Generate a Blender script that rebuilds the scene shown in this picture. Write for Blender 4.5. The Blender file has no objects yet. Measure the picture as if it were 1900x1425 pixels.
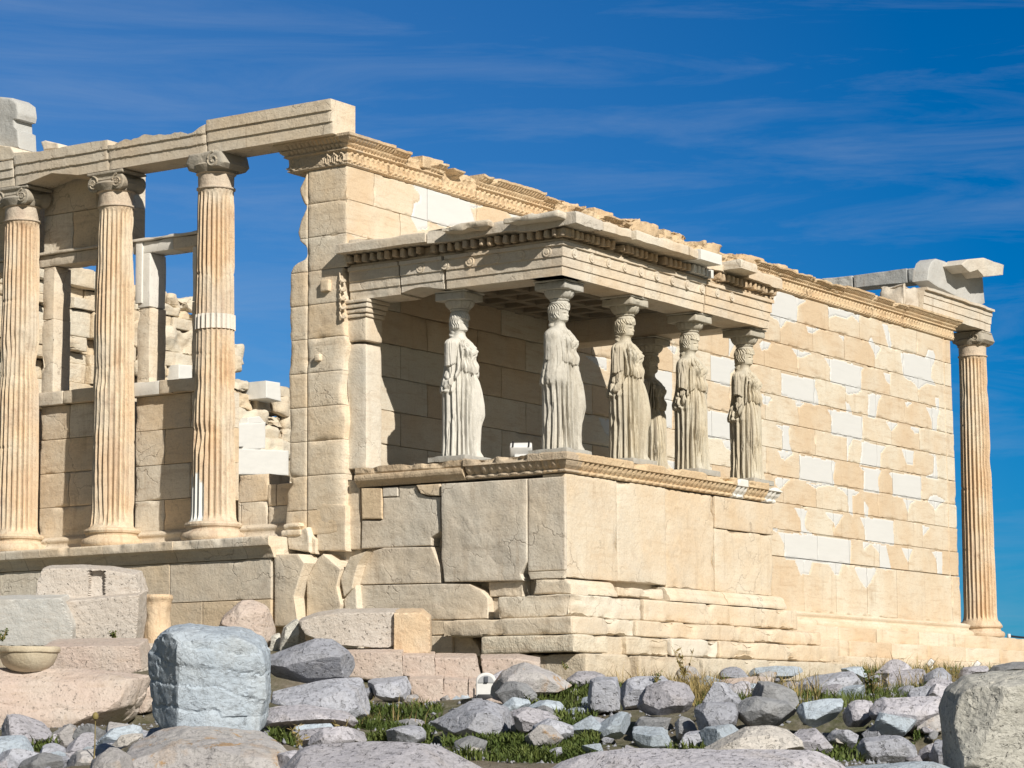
import bpy, bmesh, math, random
import numpy as np
from mathutils import Matrix, Vector
R = math.radians
scene = bpy.context.scene
col = scene.collection

# ------------------------------------------------------------------ camera
CAM = np.array([-29.216, -22.121, -1.855])
YAW, PITCH, ROLL, FPX = 0.98644, 0.13266, -0.00686, 4854.9
D_ = np.array([math.sin(YAW)*math.cos(PITCH), math.cos(YAW)*math.cos(PITCH), math.sin(PITCH)])
R_ = np.array([math.cos(YAW), -math.sin(YAW), 0.0])
U_ = np.cross(R_, D_)
R_, U_ = R_*math.cos(ROLL)+U_*math.sin(ROLL), U_*math.cos(ROLL)-R_*math.sin(ROLL)
cam = bpy.data.cameras.new('camera')
cam.sensor_width = 36.0
cam.lens = FPX/1900*36.0
cam.clip_start = 0.5
cam.clip_end = 12000
camo = bpy.data.objects.new('camera', cam)
col.objects.link(camo)
camo.matrix_world = Matrix(((R_[0], U_[0], -D_[0], CAM[0]), (R_[1], U_[1], -D_[1], CAM[1]),
                            (R_[2], U_[2], -D_[2], CAM[2]), (0, 0, 0, 1)))
scene.camera = camo

# ------------------------------------------------------------------ light
SUN_EL, SUN_AZ = R(33.0), R(207.0)          # azimuth clockwise from north (+Y)
sv = Vector((math.sin(SUN_AZ)*math.cos(SUN_EL), math.cos(SUN_AZ)*math.cos(SUN_EL), math.sin(SUN_EL)))
sun = bpy.data.lights.new('sun', 'SUN')
sun.energy = 5.0
sun.angle = R(0.53)
sun.color = (1.0, 0.94, 0.84)
suno = bpy.data.objects.new('sun', sun)
col.objects.link(suno)
suno.rotation_euler = sv.to_track_quat('Z', 'Y').to_euler()
suno.location = (0, 0, 30)

world = bpy.data.worlds.new('World')
scene.world = world
world.use_nodes = True
wt = world.node_tree
wn = wt.nodes
bg = wn['Background']
sky = wn.new('ShaderNodeTexSky')
sky.sky_type = 'NISHITA'
sky.sun_disc = False
sky.sun_elevation = SUN_EL
sky.sun_rotation = SUN_AZ
sky.altitude = 150
sky.air_density = 1.0
sky.dust_density = 0.1
sky.ozone_density = 2.2
hsv = wn.new('ShaderNodeHueSaturation')
hsv.inputs['Saturation'].default_value = 1.05
hsv.inputs['Value'].default_value = 1.0
hsv.inputs['Hue'].default_value = 0.5
# the sky is paler towards the left (north) and deepens to the east: a world-space direction ramp
tc0 = wn.new('ShaderNodeTexCoord')
dt = wn.new('ShaderNodeVectorMath'); dt.operation = 'DOT_PRODUCT'
dt.inputs[1].default_value = (0.5524, -0.8335, 0.12)
wt.links.new(tc0.outputs['Generated'], dt.inputs[0])
mr = wn.new('ShaderNodeMapRange')
mr.inputs['From Min'].default_value = -0.22; mr.inputs['From Max'].default_value = 0.24
wt.links.new(dt.outputs['Value'], mr.inputs[0])
gr = wn.new('ShaderNodeValToRGB')
gr.color_ramp.elements[0].color = (0.62, 1.02, 1.50, 1)
gr.color_ramp.elements[1].color = (0.10, 0.66, 1.28, 1)
wt.links.new(mr.outputs[0], gr.inputs[0])
ml = wn.new('ShaderNodeMixRGB'); ml.blend_type = 'MULTIPLY'; ml.inputs[0].default_value = 1.0
wt.links.new(sky.outputs[0], ml.inputs[1])
# sky outside the view is dimmed and warmed to cut the blue fill light
dv = wn.new('ShaderNodeVectorMath'); dv.operation = 'DOT_PRODUCT'; dv.inputs[1].default_value = (0.834, 0.552, 0.0)
wt.links.new(tc0.outputs['Generated'], dv.inputs[0])
m2 = wn.new('ShaderNodeMapRange'); m2.interpolation_type = 'SMOOTHSTEP'
m2.inputs['From Min'].default_value = 0.80; m2.inputs['From Max'].default_value = 0.10
wt.links.new(dv.outputs['Value'], m2.inputs[0])
m3 = wn.new('ShaderNodeMixRGB'); m3.inputs[2].default_value = (0.74, 0.68, 0.59, 1)
wt.links.new(m2.outputs[0], m3.inputs[0]); wt.links.new(gr.outputs[0], m3.inputs[1])
wt.links.new(m3.outputs[0], ml.inputs[2])
wt.links.new(ml.outputs[0], hsv.inputs['Color'])
# thin cirrus: noise stretched along a slanted direction of the sky
tc = wn.new('ShaderNodeTexCoord')
mp = wn.new('ShaderNodeMapping')
mp.inputs['Rotation'].default_value = (R(6), R(-7), R(33.5))
mp.inputs['Scale'].default_value = (5.0, 5.0, 42.0)
wt.links.new(tc.outputs['Generated'], mp.inputs[0])
nz = wn.new('ShaderNodeTexNoise')
nz.inputs['Scale'].default_value = 1.3
nz.inputs['Detail'].default_value = 10
nz.inputs['Roughness'].default_value = 0.66
nz.inputs['Distortion'].default_value = 0.6
wt.links.new(mp.outputs[0], nz.inputs['Vector'])
rp = wn.new('ShaderNodeValToRGB')
rp.color_ramp.elements[0].position = 0.47
rp.color_ramp.elements[0].color = (0, 0, 0, 1)
rp.color_ramp.elements[1].position = 0.80
rp.color_ramp.elements[1].color = (0.23, 0.23, 0.23, 1)
wt.links.new(nz.outputs[0], rp.inputs[0])
mx = wn.new('ShaderNodeMixRGB')
mx.inputs[2].default_value = (6.5, 8.0, 10.5, 1)
wt.links.new(rp.outputs[0], mx.inputs[0])
wt.links.new(hsv.outputs[0], mx.inputs[1])
wt.links.new(mx.outputs[0], bg.inputs['Color'])
bg.inputs['Strength'].default_value = 0.055

scene.view_settings.view_transform = 'Standard'
scene.view_settings.look = 'None'
scene.view_settings.gamma = 1
scene.view_settings.exposure = 0.0
scene.cycles.max_bounces = 6
scene.cycles.diffuse_bounces = 2

# ------------------------------------------------------------------ helpers
def ray(x, y):
    return D_ + R_*((x-950)/FPX) - U_*((y-712.5)/FPX)
def onX(X, x, y):
    v = ray(x, y); q = CAM + v*((X-CAM[0])/v[0]); return q[1], q[2]
def onY(Y, x, y):
    v = ray(x, y); q = CAM + v*((Y-CAM[1])/v[1]); return q[0], q[2]
def at(D, x, y):
    return CAM + ray(x, y)*D

def _hash(ix, iy, iz, seed):
    h = (ix.astype(np.int64)*374761393 + iy.astype(np.int64)*668265263 + iz.astype(np.int64)*2147483629 + seed*974634777) & 0xffffffff
    h = ((h ^ (h >> 13))*1274126177) & 0xffffffff
    h = ((h ^ (h >> 16))*2246822519) & 0xffffffff
    return ((h ^ (h >> 15)) & 0xffffff)/float(0xffffff)
def vnoise(P, seed=0):
    P = np.asarray(P, float)
    i = np.floor(P).astype(np.int64); f = P-i
    f = f*f*f*(f*(f*6-15)+10)
    r = 0
    for dx in (0, 1):
        wx = f[..., 0] if dx else 1-f[..., 0]
        for dy in (0, 1):
            wy = f[..., 1] if dy else 1-f[..., 1]
            for dz in (0, 1):
                wz = f[..., 2] if dz else 1-f[..., 2]
                r = r + wx*wy*wz*_hash(i[..., 0]+dx, i[..., 1]+dy, i[..., 2]+dz, seed)
    return r*2-1
def fbm(P, oct=4, seed=0, gain=0.5):
    P = np.asarray(P, float); a = 1.0; r = 0; t = 0
    for k in range(oct):
        r = r + a*vnoise(P*(2.03**k)+k*7.3, seed+k); t += a; a *= gain
    return r/t
def noise1(x, seed=0, oct=3):
    x = np.asarray(x, float)
    return fbm(np.stack([x, x*0+seed*3.1, x*0+.37], -1), oct, seed)
def sstep(a, b, x):
    t = np.clip((x-a)/(b-a), 0, 1); return t*t*(3-2*t)

class MB:
    def __init__(s): s.V = []; s.Q = []; s.T = []; s.C = []; s.n = 0
    def add(s, V, Q=None, T=None, tone=None):
        V = np.asarray(V, float).reshape(-1, 3)
        if Q is not None and len(Q): s.Q.append(np.asarray(Q, np.int64)+s.n)
        if T is not None and len(T): s.T.append(np.asarray(T, np.int64)+s.n)
        if tone is None: tone = np.array([0, .5, 0.])
        tone = np.broadcast_to(np.asarray(tone, float), (len(V), 3))
        s.V.append(V); s.C.append(tone); s.n += len(V)
    def build(s, name, mat, parent=None, smooth=True, angle=40):
        V = np.concatenate(s.V); C = np.concatenate(s.C)
        Q = np.concatenate(s.Q) if s.Q else np.zeros((0, 4), np.int64)
        T = np.concatenate(s.T) if s.T else np.zeros((0, 3), np.int64)
        me = bpy.data.meshes.new(name)
        me.vertices.add(len(V)); me.vertices.foreach_set('co', V.ravel())
        nl = len(Q)*4+len(T)*3
        me.loops.add(nl); me.loops.foreach_set('vertex_index', np.concatenate([Q.ravel(), T.ravel()]))
        me.polygons.add(len(Q)+len(T))
        st = np.concatenate([np.arange(len(Q))*4, len(Q)*4+np.arange(len(T))*3])
        me.polygons.foreach_set('loop_start', st)
        me.update(calc_edges=True); me.validate()
        if smooth:
            me.shade_smooth()
            try: me.set_sharp_from_angle(angle=R(angle))
            except Exception: pass
        a = me.attributes.new('tone', 'FLOAT_COLOR', 'POINT')
        if len(me.vertices) == len(V):
            a.data.foreach_set('color', np.concatenate([C, np.ones((len(C), 1))], 1).ravel())
        me.materials.append(mat)
        o = bpy.data.objects.new(name, me); col.objects.link(o)
        if parent is not None: o.parent = parent
        return o

def grid_faces(nu, nv, closed=False, flip=False):
    iu = np.arange(nu if closed else nu-1); iv = np.arange(nv-1)
    A, B = np.meshgrid(iu, iv, indexing='ij')
    A2 = (A+1) % nu
    q = np.stack([A*nv+B, A2*nv+B, A2*nv+B+1, A*nv+B+1], -1).reshape(-1, 4)
    return q[:, ::-1] if flip else q

AX = {'x': np.array([1., 0, 0]), 'y': np.array([0, 1., 0]), 'z': np.array([0, 0, 1.])}
def panel(mb, O, U, V, N, UU, VV, DD, depth, tone=None):
    """relief sheet with a skirt back to `depth` behind the plane and a closed back"""
    O, U, V, N = [np.asarray(k, float) for k in (O, U, V, N)]
    nu, nv = UU.shape
    P = O + UU[..., None]*U + VV[..., None]*V + DD[..., None]*N
    flip = np.dot(np.cross(U, V), N) < 0
    if tone is None: tone = (0, .5, 0)
    tone = np.broadcast_to(np.asarray(tone, float), (nu, nv, 3)).reshape(-1, 3)
    mb.add(P.reshape(-1, 3), grid_faces(nu, nv, flip=flip), tone=tone)
    idx = np.arange(nu*nv).reshape(nu, nv)
    loop = np.concatenate([idx[:, 0], idx[-1, 1:], idx[-2::-1, -1], idx[0, -2:0:-1]])
    Pl = P.reshape(-1, 3)[loop]; tl = tone[loop]
    UUl, VVl = UU.ravel()[loop], VV.ravel()[loop]
    Pb = O + UUl[:, None]*U + VVl[:, None]*V - depth*N
    m = len(loop); i = np.arange(m); j = (i+1) % m
    q = np.stack([i, m+i, m+j, j], -1)
    c = Pb.mean(0)[None]
    t = np.stack([m+i, np.full(m, 2*m), m+j], -1)
    if flip: q = q[:, ::-1]; t = t[:, ::-1]
    mb.add(np.concatenate([Pl, Pb, c]), q, t, np.concatenate([tl, tl, tl[:1]]))

def lines(lo, hi, step, r):
    n = max(1, int(round((hi-lo-2*r)/step)))
    return np.unique(np.concatenate([[lo, lo+.3*r, hi-.3*r, hi], np.linspace(lo+r, hi-r, n+1)]))

def rbox(mb, lo, hi, r=.012, step=.06, namp=.004, nsc=4., chip=.0, csc=3., seed=0, tone=None):
    """stone box with rounded, chipped edges"""
    lo = np.minimum(lo, hi)*1.0; hi2 = np.maximum(lo, hi)*1.0; hi = np.maximum(np.asarray(hi, float), lo)
    r = min(r, .45*float((hi-lo).min()))
    L = [lines(lo[k], hi[k], step, r) for k in range(3)]
    for ax in range(3):
        a, b = [(1, 2), (2, 0), (0, 1)][ax]
        A, B = np.meshgrid(L[a], L[b], indexing='ij')
        for side in (0, 1):
            P = np.zeros(A.shape+(3,)); P[..., a] = A; P[..., b] = B; P[..., ax] = hi[ax] if side else lo[ax]
            inn = np.clip(P, lo+r, hi-r); d = P-inn
            d = d/np.linalg.norm(d, axis=-1, keepdims=True)
            disp = r + namp*fbm(P*nsc+seed*5.1, 3, seed)
            if chip > 0:
                dist = np.sort(np.minimum(P-lo, hi-P), -1)[..., 1]
                n = fbm(P*csc+seed*9.7, 3, seed+50)
                bite = np.clip(n-.05, 0, 1)*2.2*chip
                disp = disp - bite*np.clip(1-dist/(chip*2.2), 0, 1)
            P2 = inn+d*disp[..., None]
            mb.add(P2.reshape(-1, 3), grid_faces(*A.shape, flip=not side), tone=tone)

def poly_stone(mb, poly, O, U, V, N, thick, r=.03, rough=.01, front=.01, seed=0, n=72, m=9, tone=None, nsc=3., centre=None, back=True):
    """stone whose face is the outline `poly` (in plane coordinates), rounded at the rim and `thick` deep"""
    O, U, V, N = [np.asarray(k, float) for k in (O, U, V, N)]
    poly = np.asarray(poly, float)
    ar = .5*np.sum(poly[:, 0]*np.roll(poly[:, 1], -1)-np.roll(poly[:, 0], -1)*poly[:, 1])
    if ar < 0: poly = poly[::-1]
    seg = np.roll(poly, -1, 0)-poly; ln = np.hypot(*seg.T); cum = np.concatenate([[0], np.cumsum(ln)])
    s = np.sort(np.unique(np.concatenate([cum[:-1], np.linspace(0, cum[-1], n, endpoint=False)])))
    k = np.clip(np.searchsorted(cum, s, 'right')-1, 0, len(poly)-1)
    B = poly[k]+seg[k]*((s-cum[k])/np.maximum(ln[k], 1e-9))[:, None]
    c = np.array(centre) if centre is not None else poly.mean(0)
    dirv = B-c; rad = np.hypot(*dirv.T)[:, None]; dn = dirv/rad
    jit = noise1(s*6+seed*3.3, seed, 3)[:, None]*rough
    B = B+dn*jit
    flip = np.dot(np.cross(U, V), N) < 0
    rings = []
    rr = np.minimum(r, rad*.5)
    for t in np.linspace(0.02, 1, m):
        rings.append((c+dn*((rad-rr)*t), np.zeros(len(B))))
    for a in (30, 60, 90):
        rings.append((c+dn*(rad-rr+rr*math.sin(R(a))), -rr[:, 0]*(1-math.cos(R(a)))))
    for q in (.35, .7, 1.):
        rings.append((c+dn*rad, np.full(len(B), -r-(thick-r)*q)))
    P = []
    for p2, dd in rings:
        p3 = O+p2[:, :1]*U+p2[:, 1:]*V+dd[:, None]*N
        P.append(p3)
    P = np.array(P)                                   # (rings, n, 3)
    nn = fbm(P*nsc+seed*1.7, 4, seed)
    P = P+N*(nn*front)[..., None]
    nr, nb = P.shape[:2]
    tone = np.array((0, .5, 0) if tone is None else tone, float)
    f = grid_faces(nb, nr, closed=True, flip=flip)
    Pt = P.transpose(1, 0, 2)                          # (n, rings)
    i = np.arange(nb); j = (i+1) % nb
    cf = Pt[:, 0].mean(0); cb = Pt[:, -1].mean(0)
    t1 = np.stack([i*nr, np.full(nb, nb*nr), j*nr], -1)
    t2 = np.stack([i*nr+nr-1, j*nr+nr-1, np.full(nb, nb*nr+1)], -1)
    t = np.concatenate([t1, t2])
    f = f[:, ::-1]; t = t[:, ::-1]
    if flip: t = t[:, ::-1]
    mb.add(np.concatenate([Pt.reshape(-1, 3), [cf, cb]]), f, t, tone)

def lathe(mb, prof, c, axis='z', n=48, tone=None, a0=0, a1=2*math.pi):
    """prof: list of (radius, height)"""
    prof = np.asarray(prof, float)
    closed = abs(a1-a0-2*math.pi) < 1e-6
    th = np.linspace(a0, a1, n, endpoint=not closed)
    ct, st = np.cos(th)[:, None], np.sin(th)[:, None]
    r, h = prof[:, 0][None], prof[:, 1][None]
    a, b, k = (r*ct, r*st, h+0*ct)
    if axis == 'z': P = np.stack([a, b, k], -1); fl = False
    elif axis == 'x': P = np.stack([k, a, b], -1); fl = False
    else: P = np.stack([b, k, a], -1); fl = False
    mb.add((P+np.asarray(c)).reshape(-1, 3), grid_faces(n, len(prof), closed=closed, flip=fl), tone=tone)

def tube(mb, pts, rad, n=8, tone=None):
    pts = np.asarray(pts, float); rad = np.broadcast_to(np.asarray(rad, float), (len(pts),))
    d = np.gradient(pts, axis=0); d /= np.linalg.norm(d, axis=1, keepdims=True)
    up = np.array([0, 0, 1.]) if abs(d[0][2]) < .9 else np.array([1., 0, 0])
    th = np.linspace(0, 2*math.pi, n, endpoint=False); rings = []
    for p, t, r in zip(pts, d, rad):
        a = np.cross(t, up); a /= np.linalg.norm(a)+1e-9; b = np.cross(t, a)
        rings.append(p+r*(np.cos(th)[:, None]*a+np.sin(th)[:, None]*b))
    P = np.array(rings).transpose(1, 0, 2)
    m = len(pts); i = np.arange(n); j = (i+1) % n
    t = np.concatenate([np.stack([i*m, j*m, np.full(n, n*m)], -1), np.stack([i*m+m-1, np.full(n, n*m+1), j*m+m-1], -1)])
    mb.add(np.concatenate([P.reshape(-1, 3), pts[:1], pts[-1:]]), grid_faces(n, m, closed=True, flip=True), t, tone)

def in_poly(px, py, poly):
    r = np.zeros(px.shape, bool); n = len(poly); j = n-1
    for i in range(n):
        xi, yi = poly[i]; xj, yj = poly[j]
        c = ((yi > py) != (yj > py)) & (px < (xj-xi)*(py-yi)/(yj-yi+1e-12)+xi)
        r ^= c; j = i
    return r

def empty(name, loc=(0, 0, 0)):
    o = bpy.data.objects.new(name, None); col.objects.link(o); o.location = loc; return o
def tag(o, label=None, cat=None, group=None, kind=None):
    if label: o['label'] = label
    if cat: o['category'] = cat
    if group: o['group'] = group
    if kind: o['kind'] = kind
    return o

# ------------------------------------------------------------------ materials
class NT:
    def __init__(s, name):
        s.m = bpy.data.materials.new(name); s.m.use_nodes = True
        s.t = s.m.node_tree; s.b = s.t.nodes['Principled BSDF']
        s.b.inputs['Specular IOR Level'].default_value = 0.25
    def n(s, typ, **kw):
        o = s.t.nodes.new(typ)
        for k, v in kw.items(): setattr(o, k, v)
        return o
    def l(s, a, b): s.t.links.new(a, b)
    def coords(s, scale=(1, 1, 1), rot=(0, 0, 0)):
        c = s.n('ShaderNodeTexCoord'); m = s.n('ShaderNodeMapping')
        m.inputs['Scale'].default_value = scale; m.inputs['Rotation'].default_value = rot
        s.l(c.outputs['Object'], m.inputs[0]); return m.outputs[0]
    def noise(s, vec, scale, detail=4, rough=.55, dist=0.):
        o = s.n('ShaderNodeTexNoise'); o.inputs['Scale'].default_value = scale; o.inputs['Detail'].default_value = detail
        o.inputs['Roughness'].default_value = rough; o.inputs['Distortion'].default_value = dist
        s.l(vec, o.inputs['Vector']); return o.outputs[0]
    def ramp(s, fac, *stops):
        o = s.n('ShaderNodeValToRGB'); e = o.color_ramp.elements
        while len(e) < len(stops): e.new(.5)
        for k, (p, c) in enumerate(stops):
            e[k].position = p; e[k].color = (c, c, c, 1) if not hasattr(c, '__len__') else tuple(c)+(1,)
        s.l(fac, o.inputs[0]); return o.outputs[0]
    def mix(s, fac, a, b, mode='MIX'):
        o = s.n('ShaderNodeMixRGB', blend_type=mode)
        for i, v in enumerate((fac, a, b)):
            if hasattr(v, 'is_output'): s.l(v, o.inputs[i])
            elif i == 0: o.inputs[0].default_value = v
            else: o.inputs[i].default_value = tuple(v)+(1,)
        return o.outputs[0]
    def math(s, op, a, b=0.):
        o = s.n('ShaderNodeMath', operation=op)
        for i, v in enumerate((a, b)):
            if hasattr(v, 'is_output'): s.l(v, o.inputs[i])
            else: o.inputs[i].default_value = v
        return o.outputs[0]
    def bump(s, h, strength=.3, dist=.02, prev=None):
        o = s.n('ShaderNodeBump'); o.inputs['Strength'].default_value = strength; o.inputs['Distance'].default_value = dist
        s.l(h, o.inputs['Height'])
        if prev is not None: s.l(prev, o.inputs['Normal'])
        return o.outputs[0]

def marble(name, c1, c2, new=(.80, .79, .75), streak=(.42, .27, .15), grey=(.42, .41, .38), st_amt=.55, gr_amt=.45, bump=.35, vein=(1.0, 1.0, 7.0), crack=.0, pit=0.0, stain=(.36, .25, .15), stain_amt=.35, runoff=.4):
    k = NT(name)
    at_ = k.n('ShaderNodeAttribute'); at_.attribute_name = 'tone'
    sep = k.n('ShaderNodeSeparateColor'); k.l(at_.outputs['Color'], sep.inputs[0])
    Rr, Gg, Bb = sep.outputs
    v = k.coords(); vs = k.coords(vein, (R(8), R(5), 0))
    n1 = k.noise(v, 1.1, 6, .6)
    f = k.math('ADD', k.math('MULTIPLY', k.math('SUBTRACT', n1, .5), 2.4), Gg)
    cbase = k.mix(k.ramp(f, (.0, 0), (1., 1)), c1, c2)
    s1 = k.ramp(k.noise(vs, 1.6, 7, .62, .6), (.52, 0), (.78, 1))
    cbase = k.mix(k.math('MULTIPLY', s1, st_amt), cbase, streak)
    thin = k.ramp(k.noise(vs, 5.5, 6, .65, .9), (.54, 0), (.70, 1))
    cbase = k.mix(k.math('MULTIPLY', thin, st_amt*.75), cbase, streak)
    g1 = k.ramp(k.noise(v, .7, 6, .65, .4), (.48, 0), (.72, 1))
    cbase = k.mix(k.math('MULTIPLY', g1, gr_amt), cbase, grey)
    s2 = k.ramp(k.noise(v, 2.3, 7, .7, .3), (.58, 0), (.74, 1))
    cbase = k.mix(k.math('MULTIPLY', s2, stain_amt), cbase, stain)
    cbase = k.mix(Bb, cbase, grey)
    run = k.ramp(k.noise(k.coords((5, 5, .55)), 1.5, 5, .6, .3), (.56, 0), (.72, 1))
    cbase = k.mix(k.math('MULTIPLY', k.math('MULTIPLY', run, k.ramp(k.noise(v, .8, 3), (.4, 0), (.6, 1))), runoff), cbase, stain)
    fine = k.noise(v, 38, 4, .6)
    cbase = k.mix(k.ramp(fine, (.25, .22), (.55, 0)), cbase, (.25, .19, .13))
    nw = k.mix(k.ramp(k.noise(vs, 1.8, 5), (.4, 0), (.75, .5)), new, tuple(c*.92 for c in new))
    cc = k.mix(Rr, cbase, nw)
    h = k.math('ADD', k.math('MULTIPLY', k.noise(v, 9, 6, .65), 1.0), k.math('MULTIPLY', fine, .35))
    amp = k.math('SUBTRACT', 1.0, k.math('MULTIPLY', Rr, .75))
    h = k.math('MULTIPLY', h, amp)
    nrm = k.bump(h, bump, .028)
    pn0 = k.ramp(k.noise(v, 4.5, 6, .6, 1.2), (.54, 0), (.60, 1))
    nrm = k.bump(k.math('MULTIPLY', pn0, k.math('SUBTRACT', 1.0, Rr)), bump*.22, .02, nrm)
    if crack > 0:
        vo = k.n('ShaderNodeTexVoronoi', feature='DISTANCE_TO_EDGE'); vo.inputs['Scale'].default_value = .9
        w = k.n('ShaderNodeVectorMath', operation='ADD')
        nz_ = k.n('ShaderNodeTexNoise'); nz_.inputs['Scale'].default_value = 2.2; nz_.inputs['Detail'].default_value = 5
        k.l(v, nz_.inputs['Vector']); k.l(v, w.inputs[0])
        sc = k.n('ShaderNodeVectorMath', operation='SCALE'); sc.inputs['Scale'].default_value = .9
        k.l(nz_.outputs['Color'], sc.inputs[0]); k.l(sc.outputs[0], w.inputs[1]); k.l(w.outputs[0], vo.inputs['Vector'])
        brk = k.ramp(k.noise(v, 1.1, 3), (.45, 0), (.6, 1))
        cr = k.math('MULTIPLY', k.ramp(vo.outputs['Distance'], (0, 1), (.012, 0)), k.math('MULTIPLY', brk, amp))
        cc = k.mix(k.math('MULTIPLY', cr, crack), cc, (.16, .11, .07))
        nrm = k.bump(k.math('SUBTRACT', 1., cr), .5, .01, nrm)
    if pit > 0:
        pn = k.ramp(k.noise(v, 26, 3, .5), (.62, 0), (.70, 1))
        cc = k.mix(k.math('MULTIPLY', pn, pit*.6), cc, (.16, .14, .12))
        nrm = k.bump(k.math('SUBTRACT', 1., pn), .6*pit, .02, nrm)
    k.l(cc, k.b.inputs['Base Color']); k.l(nrm, k.b.inputs['Normal'])
    k.b.inputs['Roughness'].default_value = .78
    return k.m

def rockmat(name, c1, c2, stain, samt=.3, dark=(.12, .12, .12), pit=.0, bump=.6, lich=.0):
    k = NT(name); v = k.coords()
    cc = k.mix(k.ramp(k.noise(v, 1.7, 7, .65, .3), (.3, 0), (.7, 1)), c1, c2)
    cc = k.mix(k.math('MULTIPLY', k.ramp(k.noise(v, 2.6, 6, .6, .8), (.52, 0), (.68, 1)), samt), cc, stain)
    oi = k.n('ShaderNodeObjectInfo')
    hs = k.n('ShaderNodeHueSaturation'); k.l(k.math('ADD', k.math('MULTIPLY', oi.outputs['Random'], .36), .80), hs.inputs['Value']); k.l(cc, hs.inputs['Color']); cc = hs.outputs[0]
    fn = k.noise(v, 17, 6, .7)
    cc = k.mix(k.ramp(fn, (.28, .45), (.5, 0)), cc, dark)
    sp = k.noise(v, 60, 3, .6)
    cc = k.mix(k.ramp(sp, (.5, 0), (.75, .35)), cc, tuple(min(1, c*1.45) for c in c1))
    if lich:
        cc = k.mix(k.math('MULTIPLY', k.ramp(k.noise(v, 3.5, 6, .7, .5), (.57, 0), (.63, 1)), lich), cc, (.42, .25, .10))
    h = k.math('ADD', k.noise(v, 6, 8, .7, .2), k.math('MULTIPLY', fn, .5))
    nrm = k.bump(h, bump, .06)
    wv = k.ramp(k.noise(k.coords((1, 1, 2.4), (R(20), R(12), 0)), 4.5, 3, .5, 1.6), (.47, 0), (.50, 1), (.53, 0))
    nrm = k.bump(k.math('SUBTRACT', 1., wv), .35, .02, nrm)
    cc = k.mix(k.math('MULTIPLY', wv, .3), cc, dark)
    if pit:
        pn = k.ramp(k.noise(v, 21, 3, .5), (.60, 0), (.68, 1))
        cc = k.mix(k.math('MULTIPLY', pn, pit*.7), cc, (.13, .11, .10))
        nrm = k.bump(k.math('SUBTRACT', 1., pn), .7, .03, nrm)
    k.l(cc, k.b.inputs['Base Color']); k.l(nrm, k.b.inputs['Normal'])
    k.b.inputs['Roughness'].default_value = .85
    return k.m

def plain(name, c, rough=.6, metal=0., nb=.0):
    k = NT(name); v = k.coords()
    cc = k.mix(k.ramp(k.noise(v, 12, 5), (.35, 0), (.75, .5)), c, tuple(x*.8 for x in c))
    k.l(cc, k.b.inputs['Base Color']); k.b.inputs['Roughness'].default_value = rough; k.b.inputs['Metallic'].default_value = metal
    return k.m

M_SOUTH = marble('honey_marble', (.70, .545, .375), (.77, .70, .57), new=(.70, .70, .685), gr_amt=.12, st_amt=.62, stain_amt=.28, streak=(.52, .36, .22), bump=.34, crack=.0)
M_WEST = marble('weathered_marble', (.80, .63, .43), (.81, .73, .60), grey=(.60, .58, .54), gr_amt=.36, st_amt=.55, stain_amt=.52, streak=(.42, .30, .19), bump=.45, crack=.45, pit=.3)
M_PORCH = marble('porch_marble', (.76, .60, .42), (.78, .71, .59), grey=(.55, .54, .51), gr_amt=.34, st_amt=.40, stain_amt=.32, bump=.5, crack=.2)
M_COL = marble('column_marble', (.72, .52, .33), (.74, .62, .46), grey=(.52, .51, .49), gr_amt=.35, st_amt=.6, stain_amt=.65, streak=(.42, .24, .13), stain=(.36, .22, .14), vein=(5, 5, .8), bump=.7)
M_STATUE = marble('statue_stone', (.60, .56, .48), (.66, .63, .56), grey=(.40, .40, .38), gr_amt=.45, st_amt=.50, stain_amt=.42, stain=(.24, .21, .17), streak=(.34, .29, .22), vein=(4, 4, .9), bump=.4, runoff=.65)
M_GREY = marble('grey_stone', (.52, .53, .52), (.60, .58, .54), grey=(.42, .43, .43), gr_amt=.4, st_amt=.2, stain_amt=.25, bump=.6)
M_RUB = marble('rubble_marble', (.74, .60, .42), (.76, .69, .56), gr_amt=.15, st_amt=.45, stain_amt=.45, stain=(.5, .34, .2), bump=.9)
M_CARVED = marble('carved_marble', (.68, .49, .30), (.72, .57, .38), gr_amt=.15, st_amt=.35, stain_amt=.75, stain=(.30, .19, .10), bump=.9)
M_PITTED = marble('pitted_limestone', (.58, .52, .46), (.66, .61, .56), grey=(.47, .46, .45), gr_amt=.35, st_amt=.2, stain_amt=.3, bump=.9, pit=1.)
M_PINK = marble('pink_limestone', (.58, .46, .40), (.62, .55, .49), grey=(.50, .47, .44), gr_amt=.45, st_amt=.25, stain_amt=.25, bump=.9, pit=.9)
R_BLUE = rockmat('blue_grey_rock', (.42, .49, .57), (.54, .60, .66), (.50, .52, .52), .4)
R_GREY = rockmat('grey_rock', (.38, .395, .455), (.50, .51, .56), (.40, .36, .33), .3, pit=.3)
R_LILAC = rockmat('lilac_rock', (.45, .44, .49), (.57, .55, .585), (.48, .42, .37), .35, pit=.4)
R_PALE = rockmat('pale_rock', (.56, .52, .48), (.64, .61, .57), (.46, .40, .33), .3, pit=.3)
R_STAIN = rockmat('orange_stained_rock', (.44, .42, .43), (.55, .53, .51), (.47, .29, .14), .6, lich=.8)
R_OLIVE = rockmat('olive_rock', (.58, .57, .52), (.67, .65, .59), (.46, .43, .34), .3, pit=.3)
R_DARK = rockmat('dark_rock', (.26, .27, .29), (.36, .36, .37), (.22, .20, .18), .3)
WHITE = plain('white_paint', (.80, .80, .79), .45)
GLASS = plain('lamp_glass', (.12, .13, .15), .12)
METAL = plain('dark_metal', (.08, .08, .085), .5, .6)

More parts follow.
